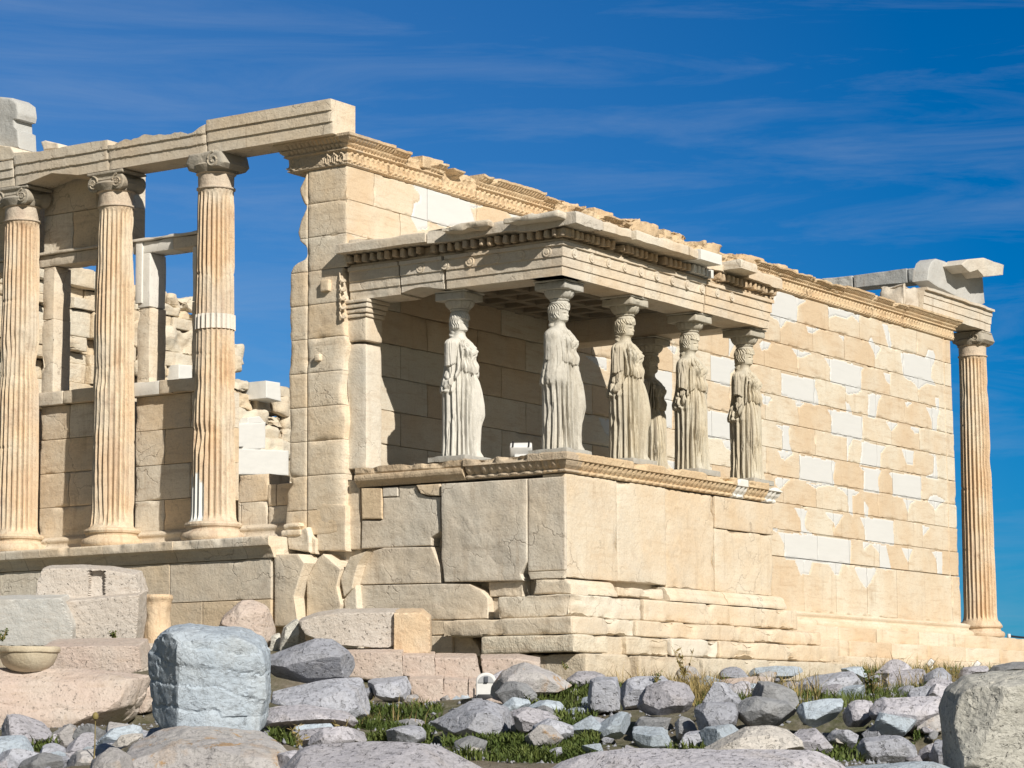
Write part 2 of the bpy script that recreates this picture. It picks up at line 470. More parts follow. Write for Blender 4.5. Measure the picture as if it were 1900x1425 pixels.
# ================================================================== TEMPLE
rng = random.Random(7)
temple = empty('temple', (10, 4, -1))
tag(temple, 'large ruined marble temple with fluted columns and a long blockwork wall patched in white', 'temple')
def part(mb, name, mat, parent=None, **k):
    p = parent or temple
    o = mb.build(name, mat, None, **k)
    o.parent = p
    m = Matrix.Translation(-Vector(p.location)) if p.parent is None else None
    if p.type == 'EMPTY':
        o.matrix_parent_inverse = Matrix.Translation(-Vector(p.location))
    return o

E_, N_, Zv = AX['x'], AX['y'], AX['z']
S_, W_ = -E_*0-N_, -E_

z3 = lambda a: [(1400+x/3.8, 450+y/3.8) for x, y in a]
z4 = lambda a: [(1400+x/3.8, 800+y/3.8) for x, y in a]
zc = lambda a: [(500+x/3.1667, 150+y/3.1667) for x, y in a]
zd = lambda a: [(1000+x/3.8, 380+y/3.8) for x, y in a]
ze = lambda a: [(1000+x/3.8, 700+y/3.8) for x, y in a]
PATCH = [z3(p) for p in [
 [(150,345),(235,365),(370,410),(305,450),(298,568),(225,550),(185,605),(170,550),(95,515),(95,440),(130,410)],
 [(522,460),(640,480),(745,515),(735,560),(690,515),(650,540),(580,515),(525,530)],
 [(365,590),(460,610),(405,645),(380,630)], [(590,650),(635,660),(630,695)],
 [(805,700),(825,670),(850,715),(893,740),(855,820),(840,770)],
 [(900,570),(940,580),(968,720),(965,750),(945,740)],
 [(1215,790),(1225,755),(1260,760),(1275,800),(1270,840),(1250,890),(1245,950),(1280,1005),(1215,990),(1160,1035),(1115,985),(1052,945),(1030,780),(1080,780),(1130,790),(1205,810)],
 [(35,715),(60,695),(120,710),(95,755),(50,760)], [(265,745),(330,765),(405,780),(350,805),(305,810)],
 [(495,810),(600,830),(770,885),(755,910),(755,1050),(640,1020),(537,985),(535,875)],
 [(910,915),(960,930),(957,1005),(930,975)],
 [(190,920),(300,945),(430,965),(425,1010),(440,1060),(455,1150),(330,1125),(190,1080)],
 [(640,1020),(760,1045),(720,1065),(665,1075),(645,1060)],
 [(800,1065),(895,1080),(870,1130),(860,1240),(800,1225),(805,1100)],
 [(50,1070),(125,1095),(95,1145),(60,1140)], [(285,1120),(355,1135),(325,1160),(295,1150)],
 [(515,1175),(640,1195),(763,1230),(760,1390),(655,1370),(540,1345),(545,1230)],
 [(645,1120),(670,1150),(690,1205),(650,1195)], [(925,1260),(1015,1280),(965,1330)],
 [(1060,1120),(1115,1130),(1075,1160)],
 [(1210,1160),(1310,1180),(1290,1240),(1285,1335),(1255,1325),(1250,1250)],
 [(1095,1300),(1165,1310),(1160,1350),(1130,1345)],
 [(150,1285),(250,1300),(235,1350),(240,1425),(200,1425),(198,1330)],
 [(1275,1090),(1300,1100),(1305,1180),(1280,1165)]]] + [z4(p) for p in [
 [(200,-40),(240,-40),(245,80),(270,150),(195,140)], [(540,0),(655,0),(760,0),(755,70),(650,45),(545,20)],
 [(655,50),(695,60),(665,120),(660,220),(655,220)],
 [(755,70),(925,110),(890,160),(890,260),(745,235),(755,150)],
 [(1040,125),(1125,140),(1120,240),(1075,235),(1060,190)],
 [(1230,160),(1280,170),(1295,340),(1200,325),(1265,295),(1265,180)], [(165,140),(275,155),(215,205),(190,190)],
 [(320,170),(575,215),(555,320),(565,390),(320,345)],
 [(740,245),(895,275),(870,340),(885,445),(770,430),(775,280)],
 [(945,290),(1175,320),(1175,490),(975,455),(970,330)], [(150,330),(255,340),(175,415),(150,370)],
 [(340,355),(415,370),(510,385),(430,400),(380,370)],
 [(580,395),(705,415),(745,430),(690,460),(695,600),(665,570),(660,460),(620,420)],
 [(1240,460),(1280,450),(1350,495),(1305,515),(1275,555),(1225,495)],
 [(1045,475),(1135,490),(1100,510),(1080,570),(1065,510)], [(770,480),(805,540),(800,610),(778,600)],
 [(280,540),(375,555),(355,640),(360,690),(425,735),(330,720),(325,620)],
 [(495,570),(630,590),(570,685),(560,650)], [(740,605),(980,630),(985,805),(785,775),(775,680)],
 [(1185,665),(1240,675),(1215,710),(1190,740)], [(125,680),(165,685),(165,710),(130,700)],
 [(165,710),(420,735),(680,770),(675,945),(615,940),(590,1010),(560,1010),(520,935),(405,920),(380,1010),(320,1015),(280,910),(215,900),(215,800)],
 [(765,785),(930,805),(965,980),(885,970),(880,860),(820,790),(770,840)],
 [(1035,820),(1115,835),(1085,925),(1060,880)], [(1250,845),(1325,850),(1325,1015),(1290,1005),(1280,900)],
 [(700,960),(855,970),(845,1010),(785,1110),(740,1050)]]] + [
 zc([(830,600),(880,610),(1260,740),(1185,750),(1215,850),(1040,860),(930,820),(930,870),(870,880),(835,800),(850,720),(885,710),(880,660)]),
 zc([(1405,780),(1500,800),(1440,815)]),
 zd([(1210,1060),(1400,1100),(1400,1140),(1350,1200),(1350,1290),(1210,1240)]),
 zd([(900,990),(975,1000),(960,1060)]), zd([(1340,930),(1400,940),(1340,1075)]),
 zd([(790,1210),(830,1165),(940,1180),(940,1580),(870,1570)]), zd([(330,1065),(480,1080),(480,1180),(400,1120)]),
 ze([(1165,230),(1370,260),(1370,450),(1165,420)]), ze([(1290,440),(1380,460),(1380,540),(1320,500)]),
 ze([(1125,600),(1220,640),(1215,690),(1130,680)]), ze([(890,580),(970,600),(970,680)]),
 ze([(420,290),(500,300),(500,420),(460,370)])]
PATCH = [[onY(0., *q) for q in p] for p in PATCH]

def ashlar(mb, O, U, V, N, blocks, depth=.5, step=.05, white=None, amp=.0035, chip=.022, seed=0, jit=.0025, grey=0., gap=.003, bev=.006, tsp=1.4):
    """blocks: (u0,u1,v0,v1) or (…, extra tone)"""
    for bi, b in enumerate(blocks):
        u0, u1, v0, v1 = b[:4]
        u = lines(u0+gap*2.4, u1-gap*2.4, step, min(.02, (u1-u0)*.2)); v = lines(v0+gap, v1-gap, step, min(.02, (v1-v0)*.2))
        UU, VV = np.meshgrid(u, v, indexing='ij')
        P = np.asarray(O)+UU[..., None]*U+VV[..., None]*V
        e = np.minimum(np.minimum(UU-u0, u1-UU), np.minimum(VV-v0, v1-VV))
        cn = fbm(P*4.2+seed, 3, seed+3)
        ch = np.clip(cn-.12, 0, 1)*2.4
        w = bev+chip*ch*1.6
        wm = np.zeros(UU.shape)
        wob = .018*np.stack([fbm(P*6+3, 3, 71), fbm(P*6+9, 3, 72)], -1)
        if white is not None:
            for pl in white:
                xs = [q[0] for q in pl]; ys = [q[1] for q in pl]
                if max(xs) < u0 or min(xs) > u1 or max(ys) < v0 or min(ys) > v1: continue
                wm = np.maximum(wm, in_poly(UU+wob[..., 0], VV+wob[..., 1], pl).astype(float))
        k = np.clip(1-(e-gap)/np.maximum(w, 1e-4), 0, 1)
        D = -(.010+chip*1.2*ch*(1-wm*.8))*k**1.5
        D = D + amp*fbm(P*3.1, 4, seed+9)*(1-wm*.7) + rng.uniform(-jit, jit)
        if white is not None and wm.any():       # fitted seam round each inset of new stone
            ed = np.zeros(wm.shape, bool)
            ed[1:] |= wm[1:] != wm[:-1]; ed[:, 1:] |= wm[:, 1:] != wm[:, :-1]
            D = D-.012*ed+.003*wm
        t = np.zeros(UU.shape+(3,)); t[..., 0] = wm if len(b) < 5 else np.maximum(wm, b[4])
        t[..., 1] = .5+tsp*(rng.random()-.5); t[..., 2] = grey*rng.random()
        panel(mb, O, U, V, N, UU, VV, D, depth, t)

# ---- south wall
mb = MB()
for k in range(10):
    z1 = 6.19-.49*k; z0 = z1-.49
    off = 13.86 if k % 2 == 0 else 13.18
    x0 = 0. if z1 > 5.0 else .25
    js = [x0]+[off+1.32*n for n in range(-11, 8) if x0+.25 < off+1.32*n < 20.55]+[20.78+.012*k]
    vis = [(js[i], js[i+1], z0, z1) for i in range(len(js)-1)]
    near = [b for b in vis if b[1] > 6 or b[2] > 4.6]; far = [b for b in vis if not (b[1] > 6 or b[2] > 4.6)]
    ashlar(mb, (0, 0, 0), E_, Zv, S_, near, .55, .022, PATCH, seed=k, tsp=.95)
    ashlar(mb, (0, 0, 0), E_, Zv, S_, far, .55, .07, None, seed=k, grey=.25)  # back wall inside the porch, greyed to deepen its shade
js = [.25]+[13.89+1.32*n for n in range(-10, 6) if 13.89+1.32*n < 20.6]+[20.9]
ashlar(mb, (0, -.015, 0), E_, Zv, S_, [(js[i], js[i+1], .31, 1.28) for i in range(len(js)-1)], .55, .024, PATCH, seed=31, tsp=.9)
part(mb, 'south_wall', M_SOUTH)
# vertical groove of the east end pilaster is a thin fillet
mb = MB(); rbox(mb, (20.42, -.012, .33), (20.44, .1, 6.19), .004, .4, .002); part(mb, 'pilaster_fillet', M_SOUTH)

def crown_profile(z, z0):
    h = (z-z0)
    p = np.interp(h, [0, .012, .02, .215, .225, .235, .25, .262, .29, .315, .32, .33, .36, .385, .392, .43], 
                     [.0, .02, .035, .045, .075, .075, .06, .07, .105, .115, .095, .115, .15, .165, .185, .19])
    return p
def crown_relief(u, h, seed):
    ant = np.where((h > .03) & (h < .21), 1., 0.)
    ph = (u/.125) % 1-.5
    hh = (h-.03)/.18
    pal = np.clip(1-np.abs(np.hypot(ph*1.15, (hh-.42)*.95)-.36)/.11, 0, 1) + np.clip(1-np.abs(ph)/.09, 0, 1)*.9 + np.clip(1-np.hypot(np.abs(ph)-.42, hh-.2)/.16, 0, 1)
    r = ant*.045*(np.clip(pal, 0, 1)-.5)
    e1 = np.where((h > .25) & (h < .32), 1., 0.); e2 = np.where((h > .325) & (h < .39), 1., 0.)
    egg = np.abs(np.sin(u/.075*math.pi))
    r = r + e1*.05*(egg-.8) + e2*.05*(np.abs(np.sin((u+.02)/.075*math.pi))-.75)
    return r
def crown(mb, O, U, V, N, us, z0, top, dmg, seed, mit=(False, False), tone=None, depth=.5):
    hs = np.unique(np.concatenate([np.linspace(0, .43, 44), [.012, .02, .225, .235, .32, .385, .392]]))
    UU, HH = np.meshgrid(us, hs, indexing='ij')
    d = dmg(us)[:, None]
    P = np.asarray(O)+UU[..., None]*U+HH[..., None]*V
    n = fbm(P*2.3+seed, 3, seed); nf = fbm(P*9+seed, 3, seed+4)
    br = np.clip((n+d*1.3-.75)*5, 0, 1)*np.clip((HH-.10-.25*(1-d))/.06, 0, 1)
    prof = crown_profile(HH+z0, z0); rel = crown_relief(UU, HH, seed)
    wear = np.clip(.8+.8*fbm(P*1.6, 2, seed+8), .25, 1.1)
    D = prof+rel*wear
    D = D*(1-br)+br*(.03+.05*n+.035*nf)
    D = D+.006*nf
    tp = top(us)[:, None]
    VV = z0+np.minimum(HH, 1.)*1.0
    cut = np.clip((HH-.26)/.17, 0, 1)
    VV = VV-cut*tp*(1)
    if mit[0]: UU = UU.copy(); UU[0] = UU[0]-D[0]
    if mit[1]: UU = UU.copy(); UU[-1] = UU[-1]+D[-1]
    t = np.zeros(UU.shape+(3,)); t[..., 1] = .5+.5*n; t[..., 2] = 0 if tone is None else tone
    panel(mb, O, U, V, N, UU, VV, D, depth, t)
mb = MB()
segs = [(0, .95), (.97, 1.35), (1.37, 2.3), (2.32, 3.2), (3.22, 5.0), (5.02, 6.1), (6.12, 7.4), (7.43, 8.7), (8.73, 10.2), (10.23, 11.6), (11.63, 12.6), (12.63, 14.2), (14.23, 15.6), (15.63, 17.0), (17.03, 18.4), (18.43, 20.86)]
dm = [0, .75, .55, .8, .15, .7, .65, .8, .7, .75, .6, .25, .3, .2, .15, .05]
tpd = [0, .02, .03, .07, .0, .04, .03, .08, .05, .06, .03, .02, .04, .0, .02, 0]
for i, (a, b) in enumerate(segs):
    us = np.arange(a, b+.001, .0135)
    crown(mb, (0, 0, 0), E_, Zv, S_, us, 6.19, lambda u, i=i: tpd[i]+.05*np.clip(noise1(u*1.7, 5+i), 0, 1)*(dm[i] > .1)+.015*noise1(u*7, 3), lambda u, i=i: dm[i]+.25*noise1(u*.9, 12), 40+i, (i == 0, i == len(segs)-1))
part(mb, 'wall_crown', M_CARVED, angle=60)
# loose broken stones on top of the crown
for x, w, h in [(1.05, .5, .05), (2.0, .55, .07), (4.1, .9, .03), (6.0, .5, .10), (7.0, .6, .13), (8.2, 1.0, .13), (9.4, .8, .14), (10.6, .7, .12), (12.0, .9, .08), (13.4, .8, .10), (15.2, .9, .05), (17.3, .9, .05)]:
    mb = MB(); rbox(mb, (x-w/2, -.06+rng.uniform(-.05, .05), 6.45), (x+w/2, .5, 6.6+h*.75), .03, .045, .035, 3.5, .10, 4, seed=int(x*10), tone=(0, rng.random(), 0))
    part(mb, 'top_stone', M_CARVED)

# ---- steps and base moulding along the south side
mb = MB()
us = np.arange(6.2, 20.96, .12); vs = np.linspace(0, .27, 20)
UU, VV = np.meshgrid(us, vs, indexing='ij')
D = .02+np.interp(VV, [0, .02, .07, .12, .125, .15, .17, .2, .23, .25, .27], [.15, .165, .165, .13, .10, .085, .085, .105, .11, .085, .03])
D = D+.006*fbm(np.stack([UU*3, VV*9, VV*0], -1), 3, 4)-.05*np.clip(fbm(np.stack([UU*1.5, VV*3, VV*0+3], -1), 2, 14)-.25, 0, 1)
UU[-1] += D[-1]
panel(mb, (0, 0, .05), E_, Zv, S_, UU, VV, D, .4, (0, .55, 0))
part(mb, 'wall_base_moulding', M_SOUTH)
def course(mb, xs, y0, y1, z0, z1, r=.015, namp=.006, chip=.03, seed=0, gapp=.004, tr=(.2, .8)):
    for i in range(len(xs)-1):
        rbox(mb, (xs[i]+gapp, y0+rng.uniform(-.008, .008), z0), (xs[i+1]-gapp, y1, z1), r, .09, namp, 3, chip, 3, seed=seed+i, tone=(0, rng.uniform(*tr), 0))
mb = MB()
course(mb, [6.0, 7.6, 9.3, 11.0, 12.6, 14.4, 16.0, 17.9, 19.6, 21.2, 23.35], -.45, .9, -.225, .05, seed=60)
course(mb, [5.5, 7.1, 9.0, 10.6, 12.4, 14.1, 15.9, 17.5, 19.3, 21.0, 22.6, 24.6], -.80, .9, -.515, -.23, seed=75)
course(mb, [5.5, 7.6, 8.9, 10.3, 12.0, 13.4, 15.2, 17.0, 19.0, 21.2, 24.9], -1.05, .9, -.80, -.52, .03, .015, .07, seed=90)
part(mb, 'south_steps', M_SOUTH)

# ---- south west corner pier (west face)
def edge_fn(pts, X):
    zz = [onX(X, *p) for p in pts]; zz.sort(key=lambda q: q[1])
    ys = [q[0] for q in zz]; z = [q[1] for q in zz]
    return lambda v: np.interp(v, z, ys)
pe = edge_fn([(575,305),(566,330),(556,350),(560,372),(569,385),(560,405),(553,430),(556,447),(574,462),(566,480),(546,492),(540,505),(538,560),(538,620),(541,640),(537,665),(537,700),(538,820),(537,880),(540,900),(534,915),(531,955),(528,1000)], 0.)
mb = MB()
zs = [6.19-.49*k for k in range(11)]+[.94]
for k in range(len(zs)-1):
    z1, z0 = zs[k], zs[k+1]
    for part_i in (0, 1):
        v = lines(z0+.003, z1-.003, .04, .02)
        if part_i == 0: ua = np.full(len(v), .006) if z1 > 5.0 else .05+.05*noise1(v*3.1, 8)+.05*np.clip(noise1(v*1.3, 9), 0, 1); ub = np.full(len(v), .695)
        else: ua = np.full(len(v), .71); ub = np.maximum(pe(v)+.015*noise1(v*9, 4), .72)
        t = lines(0, 1, .06 if part_i == 0 else .14, .03)
        T, VV = np.meshgrid(t, v, indexing='ij')
        UU = ua[None]+(ub-ua)[None]*T
        P = np.stack([UU, VV, UU*0], -1)
        e = np.minimum(np.minimum(UU-ua, ub-UU), np.minimum(VV-z0, z1-VV))
        ch = np.clip(fbm(P*4, 3, 17)-.1, 0, 1)*2
        D = -(.009+.03*ch)*np.clip(1-e/(.012+.04*ch), 0, 1)+.005*fbm(P*2.5, 4, 5)
        if z1 < 5.0 and part_i == 0: D -= .10*np.clip(1-(UU-ua)/.17, 0, 1)**1.5*np.clip(.6+fbm(P*2, 3, 33), 0, 1)*.45
        tt = np.zeros(UU.shape+(3,)); tt[..., 1] = rng.uniform(.2, .8)
        panel(mb, (-.004, 0, 0), N_, Zv, W_, UU, VV, D, .5, tt)
# small bosses and the stub of a carved leaf
for px, py, s in [(607, 531, .075), (593, 664, .045)]:
    y, z = onX(0., px, py)
    rbox(mb, (-.07, y-s, z-s*1.1), (.05, y+s, z+s*1.1), .015, .03, .01, 8, seed=3)
part(mb, 'corner_pier', M_WEST)
mb = MB()
us = np.arange(0, 1.02, .0135)
crown(mb, (-.003, 0, 0), N_, Zv, W_, us, 6.19, lambda u: .0*u, lambda u: np.interp(u, [0, .85, 1.02], [0, 0, .3]), 77, (True, True), tone=.35)
part(mb, 'pier_capital', M_CARVED, angle=60)
mb = MB()
y, z = onX(0., 636, 541)
for k in range(5):
    a = k*.13
    tube(mb, [(-.02-.03*math.sin(j/5*3.1), y-.06+.02*j, z+.16-a+.012*j*(j-3)) for j in range(6)], np.linspace(.028, .008, 6), 7)
part(mb, 'leaf_stub', M_WEST)

# ---- west front: walls between the columns, sills, frames
COLY = [2.40, 4.355, 6.31]
def wallbox(name, y0, y1, z0, z1, rows, seed, X=.30, ragged=0., grey=.1):
    mb = MB(); hs = np.linspace(z0, z1, rows+1); bl = []
    for k in range(rows):
        m = (y0+y1)/2+(.22 if (k+seed) % 2 else -.28)
        a, b = hs[k], hs[k+1]
        bl += [(y0, m, a, b), (m, y1, a, b)]
    ashlar(mb, (X, 0, 0), N_, Zv, W_, bl, .5, .05, None, seed=seed, amp=.006, grey=grey)
    return part(mb, name, M_WEST)
wallbox('low_wall', 1.66, 2.2, 1.1, 1.90, 2, 1)
wallbox('low_wall', .9, 1.655, 1.1, 1.74, 2, 2)
for i, (ya, yb) in enumerate([(2.6, 4.2), (4.5, 6.15), (6.5, 8.3)]):
    wallbox('bay_wall', ya, yb, 1.1, 3.2, 4, 5+i)
    d = 1.955*i
    mb = MB()
    rbox(mb, (.20, 2.93+d, 3.2), (.85, 3.66+d, 3.41), .012, .12, .004, 3, .03, 4, seed=i, tone=(0, .4, .15))
    rbox(mb, (.205, 3.665+d, 3.2), (.85, 4.28+d, 3.41), .012, .12, .004, 3, .03, 4, seed=i+9, tone=(.75 if i == 0 else 0, .5, .25))
    part(mb, 'window_sill', M_WEST)
    wt_ = .8 if i == 0 else 0.
    for (a, b, c) in [(3.90, 4.14, 0), (2.90, 3.07, 1)]:
        mb = MB(); zt = 5.38
        rbox(mb, (.24, a+d, 3.41), (.62, b+d, 4.55), .01, .1, .006, 3, .03, 4, seed=i+c, tone=(0, .6, .1))
        rbox(mb, (.24, a+d+.004, 4.553), (.62, b+d-.004, zt), .01, .1, .004, 3, .02, 4, seed=i+c+5, tone=(wt_, .5, .35 if i == 0 else .1))
        if i == 0: rbox(mb, (.215, a+d+(.14 if c == 0 else 0), 4.62), (.3, b+d+(.03 if c == 0 else -.1), 5.56), .008, .2, .002, seed=2, tone=(wt_, .5, .4))
        part(mb, 'window_jamb', M_WEST)
    mb = MB()
    rbox(mb, (.24, 2.86+d, 5.383), (.62, 3.45+d, 5.56), .01, .1, .004, 3, .03, 4, seed=i+20, tone=(0, .4, .3))
    rbox(mb, (.242, 3.455+d, 5.383), (.62, 4.26+d, 5.56), .01, .1, .004, 3, .02, 4, seed=i+21, tone=(wt_, .5, .3))
    rbox(mb, (.19, 2.86+d, 5.563), (.64, 4.27+d, 5.61), .01, .1, .004, 3, .03, 4, seed=i+22, tone=(wt_*.6, .5, .4))
    part(mb, 'window_lintel', M_WEST)
    if i > 0: wallbox('upper_wall', ya, yb, 5.615, 6.80, 2, 14+i)
# base moulding of the west wall
mb = MB()
us = np.arange(.95, 8.4, .15); vs = np.linspace(0, .26, 18); UU, VV = np.meshgrid(us, vs, indexing='ij')
D = np.interp(VV, [0, .02, .06, .09, .1, .13, .16, .19, .22, .24, .26], [.14, .16, .16, .12, .10, .085, .09, .115, .11, .07, .02])+.005*fbm(np.stack([UU*3, VV*9, VV*0], -1), 3, 4)
panel(mb, (.28, 0, .90), N_, Zv, W_, UU, VV, D, .3, (0, .4, .2))
rbox(mb, (-.12, .72, .93), (.2, 1.08, 1.02), .03, .04, .012, 5, .05, 5, seed=1, tone=(0, .6, 0))
rbox(mb, (-.10, .74, 1.025), (.2, 1.06, 1.12), .04, .04, .012, 5, .03, 5, seed=2, tone=(0, .6, 0))
part(mb, 'west_base_moulding', M_WEST)
# ledge under the columns, in blocks
mb = MB()
edges = [.98, 1.45, 2.75, 4.1, 5.35, 5.7, 7.0, 8.6]
for i in range(len(edges)-1):
    us = np.linspace(edges[i]+.004, edges[i+1]-.004, 40); vs = np.linspace(0, .30, 22); UU, VV = np.meshgrid(us, vs, indexing='ij')
    P = np.stack([UU, VV, UU*0+i], -1)
    D = np.interp(VV, [0, .02, .05, .10, .15, .165, .19, .28, .30], [.0, .01, .02, .055, .085, .125, .13, .135, .12])
    D = D+.006*fbm(P*5, 3, 5)-.09*np.clip(fbm(P*3.1, 3, 8)-.12, 0, 1)*np.clip((VV-.17)/.1, 0, 1)
    panel(mb, (-.38, 0, .62), N_, Zv, W_, UU, VV, D, .66, (0, rng.uniform(.3, .7), rng.uniform(0, .3)))
part(mb, 'west_ledge', M_WEST)
mb = MB(); bl = []
for k, (z0, z1) in enumerate([(.04, .618), (-.54, .036), (-1.12, -.544), (-2.2, -1.124)]):
    js = [1.05]+[1.05+1.25*n+(.0 if k % 2 else .62) for n in range(1, 6)]+[8.6]
    bl += [(js[i], js[i+1], z0, z1) for i in range(len(js)-1)]
ashlar(mb, (-.36, 0, 0), N_, Zv, W_, bl, .5, .045, None, seed=44, amp=.008, grey=.35, chip=.03)
part(mb, 'basement_wall', M_WEST)
# broken stones where basement, pier and porch meet
mb = MB()
zl = lambda a: [(x/2.714, 1000+y/2.714) for x, y in a]
zp = lambda a: [(600+x/3.563, 840+y/3.563) for x, y in a]
def wpoly(mb, pts, X, thick, **k):
    poly_stone(mb, [onX(X, *p) for p in pts], (X, 0, 0), N_, Zv, W_, thick, **k)
def spoly(mb, pts, Y, thick, **k):
    poly_stone(mb, [onY(Y, *p) for p in pts], (0, Y, 0), E_, Zv, S_, thick, **k)
wpoly(mb, zl([(1380,75),(1500,75),(1530,120),(1480,290),(1500,440),(1380,440)]), -.345, .4, r=.018, rough=.012, front=.02, seed=1, tone=(0, .5, .2))
wpoly(mb, zl([(1545,200),(1600,95),(1625,75),(1715,150),(1695,240),(1715,330),(1690,470),(1540,470)]), -.16, .4, r=.018, rough=.02, front=.015, seed=2, tone=(0, .6, .1))
wpoly(mb, zl([(1712,200),(1760,90),(1840,62),(1800,130),(1770,250),(1730,290)]), -.12, .35, r=.018, rough=.02, front=.015, seed=3, tone=(0, .8, 0))
wpoly(mb, zl([(1560,-20),(1590,0),(1590,75),(1562,75)]), -.05, .3, r=.02, rough=.01, front=.01, seed=4, tone=(0, .4, .2))
wpoly(mb, zl([(1440,-15),(1545,-60),(1560,-10),(1562,68),(1450,50)]), -.10, .4, r=.025, rough=.03, front=.03, seed=5, tone=(0, 1., 0))
wpoly(mb, zl([(1592,-190),(1740,-170),(1740,60),(1592,60)]), .0, .3, r=.02, rough=.01, front=.012, seed=6, tone=(0, .5, .1))
wpoly(mb, zl([(1730,300),(1790,230),(1810,470),(1735,470)]), -.1, .3, r=.03, rough=.01, front=.02, seed=7, tone=(0, .5, .2))
rbox(mb, (.22, -.1, -1.8), (.9, 1.2, .92), .02, .3, .01, tone=(0, .2, .6))
part(mb, 'broken_masonry', M_WEST)

# ---- west architrave beams
def beam(name, pxl, pxr, ypx, z0, z1, top, seed, tone, X0=-.30, X1=.24):
    ya = onX(X0, pxr, ypx)[0]; yb = onX(X0, pxl, ypx)[0]
    mb = MB(); us = np.linspace(ya+.003, yb-.003, int((yb-ya)/.035)); vs = np.unique(np.concatenate([np.linspace(0, 1, 34), [.335, .345, .665, .675]]))
    UU, TT = np.meshgrid(us, vs, indexing='ij')
    tp = z1+top(us); bt = z0+.0*us
    if seed == 3: bt = bt+.10*np.clip(1-np.abs((us-(ya+yb)/2-.2))/.55, 0, 1)
    VV = bt[:, None]+(tp-bt)[:, None]*TT
    P = np.stack([UU, VV, VV*0], -1)
    h = (VV-z0)/(z1-z0)
    D = np.where(h < .34, 0, np.where(h < .67, .022, .044))
    e = np.minimum(UU-ya, yb-UU)
    n = np.clip(fbm(P*3.5, 3, seed)-.1, 0, 1)
    D = D+.004*fbm(P*4, 3, seed)-(.01+.05*n)*np.clip(1-e/(.015+.08*n), 0, 1)
    panel(mb, (X0, 0, 0), N_, Zv, W_, UU, VV, D, X1-X0, tone)
    return part(mb, name, M_WEST)
beam('architrave_beam', 385, 617, 240, 6.605, 7.10, lambda u: 0*u, 1, (0, .55, .1))
beam('architrave_beam', 203, 383, 280, 6.605, 7.05, lambda u: -.14*np.clip(noise1(u*2.2, 9)+.15, 0, 1)-.03*np.abs(noise1(u*8, 2)), 2, (0, .5, .3))
beam('architrave_beam', 28, 202, 320, 6.605, 7.07, lambda u: -.04*np.clip(noise1(u*2, 5), 0, 1), 3, (0, .45, .25))
beam('architrave_beam', -120, 26, 330, 6.605, 7.0, lambda u: -.03*np.clip(noise1(u*2, 5), 0, 1), 4, (0, .5, .2))
mb = MB()
wpoly(mb, [(-60,290),(-60,262),(20,272),(30,290),(75,281),(76,286),(33,293),(0,298)], -.32, .5, r=.015, rough=.01, front=.01, seed=8, tone=(0, .6, 0))
part(mb, 'cornice_fragment', M_WEST)
mb = MB()
wpoly(mb, [(-80,275),(-80,180),(0,179),(20,181),(32,190),(35,210),(33,220),(26,222),(27,240),(33,243),(35,275)], -.15, .4, r=.04, rough=.012, front=.02, seed=9, tone=(.15, .5, .5))
part(mb, 'end_block', M_GREY)
mb = MB()
wpoly(mb, [(75,263),(82,260),(108,266),(110,275),(80,279)], -.1, .3, r=.03, rough=.012, front=.02, seed=10, tone=(.3, .5, 0))
o = part(mb, 'loose_stone', M_PORCH)

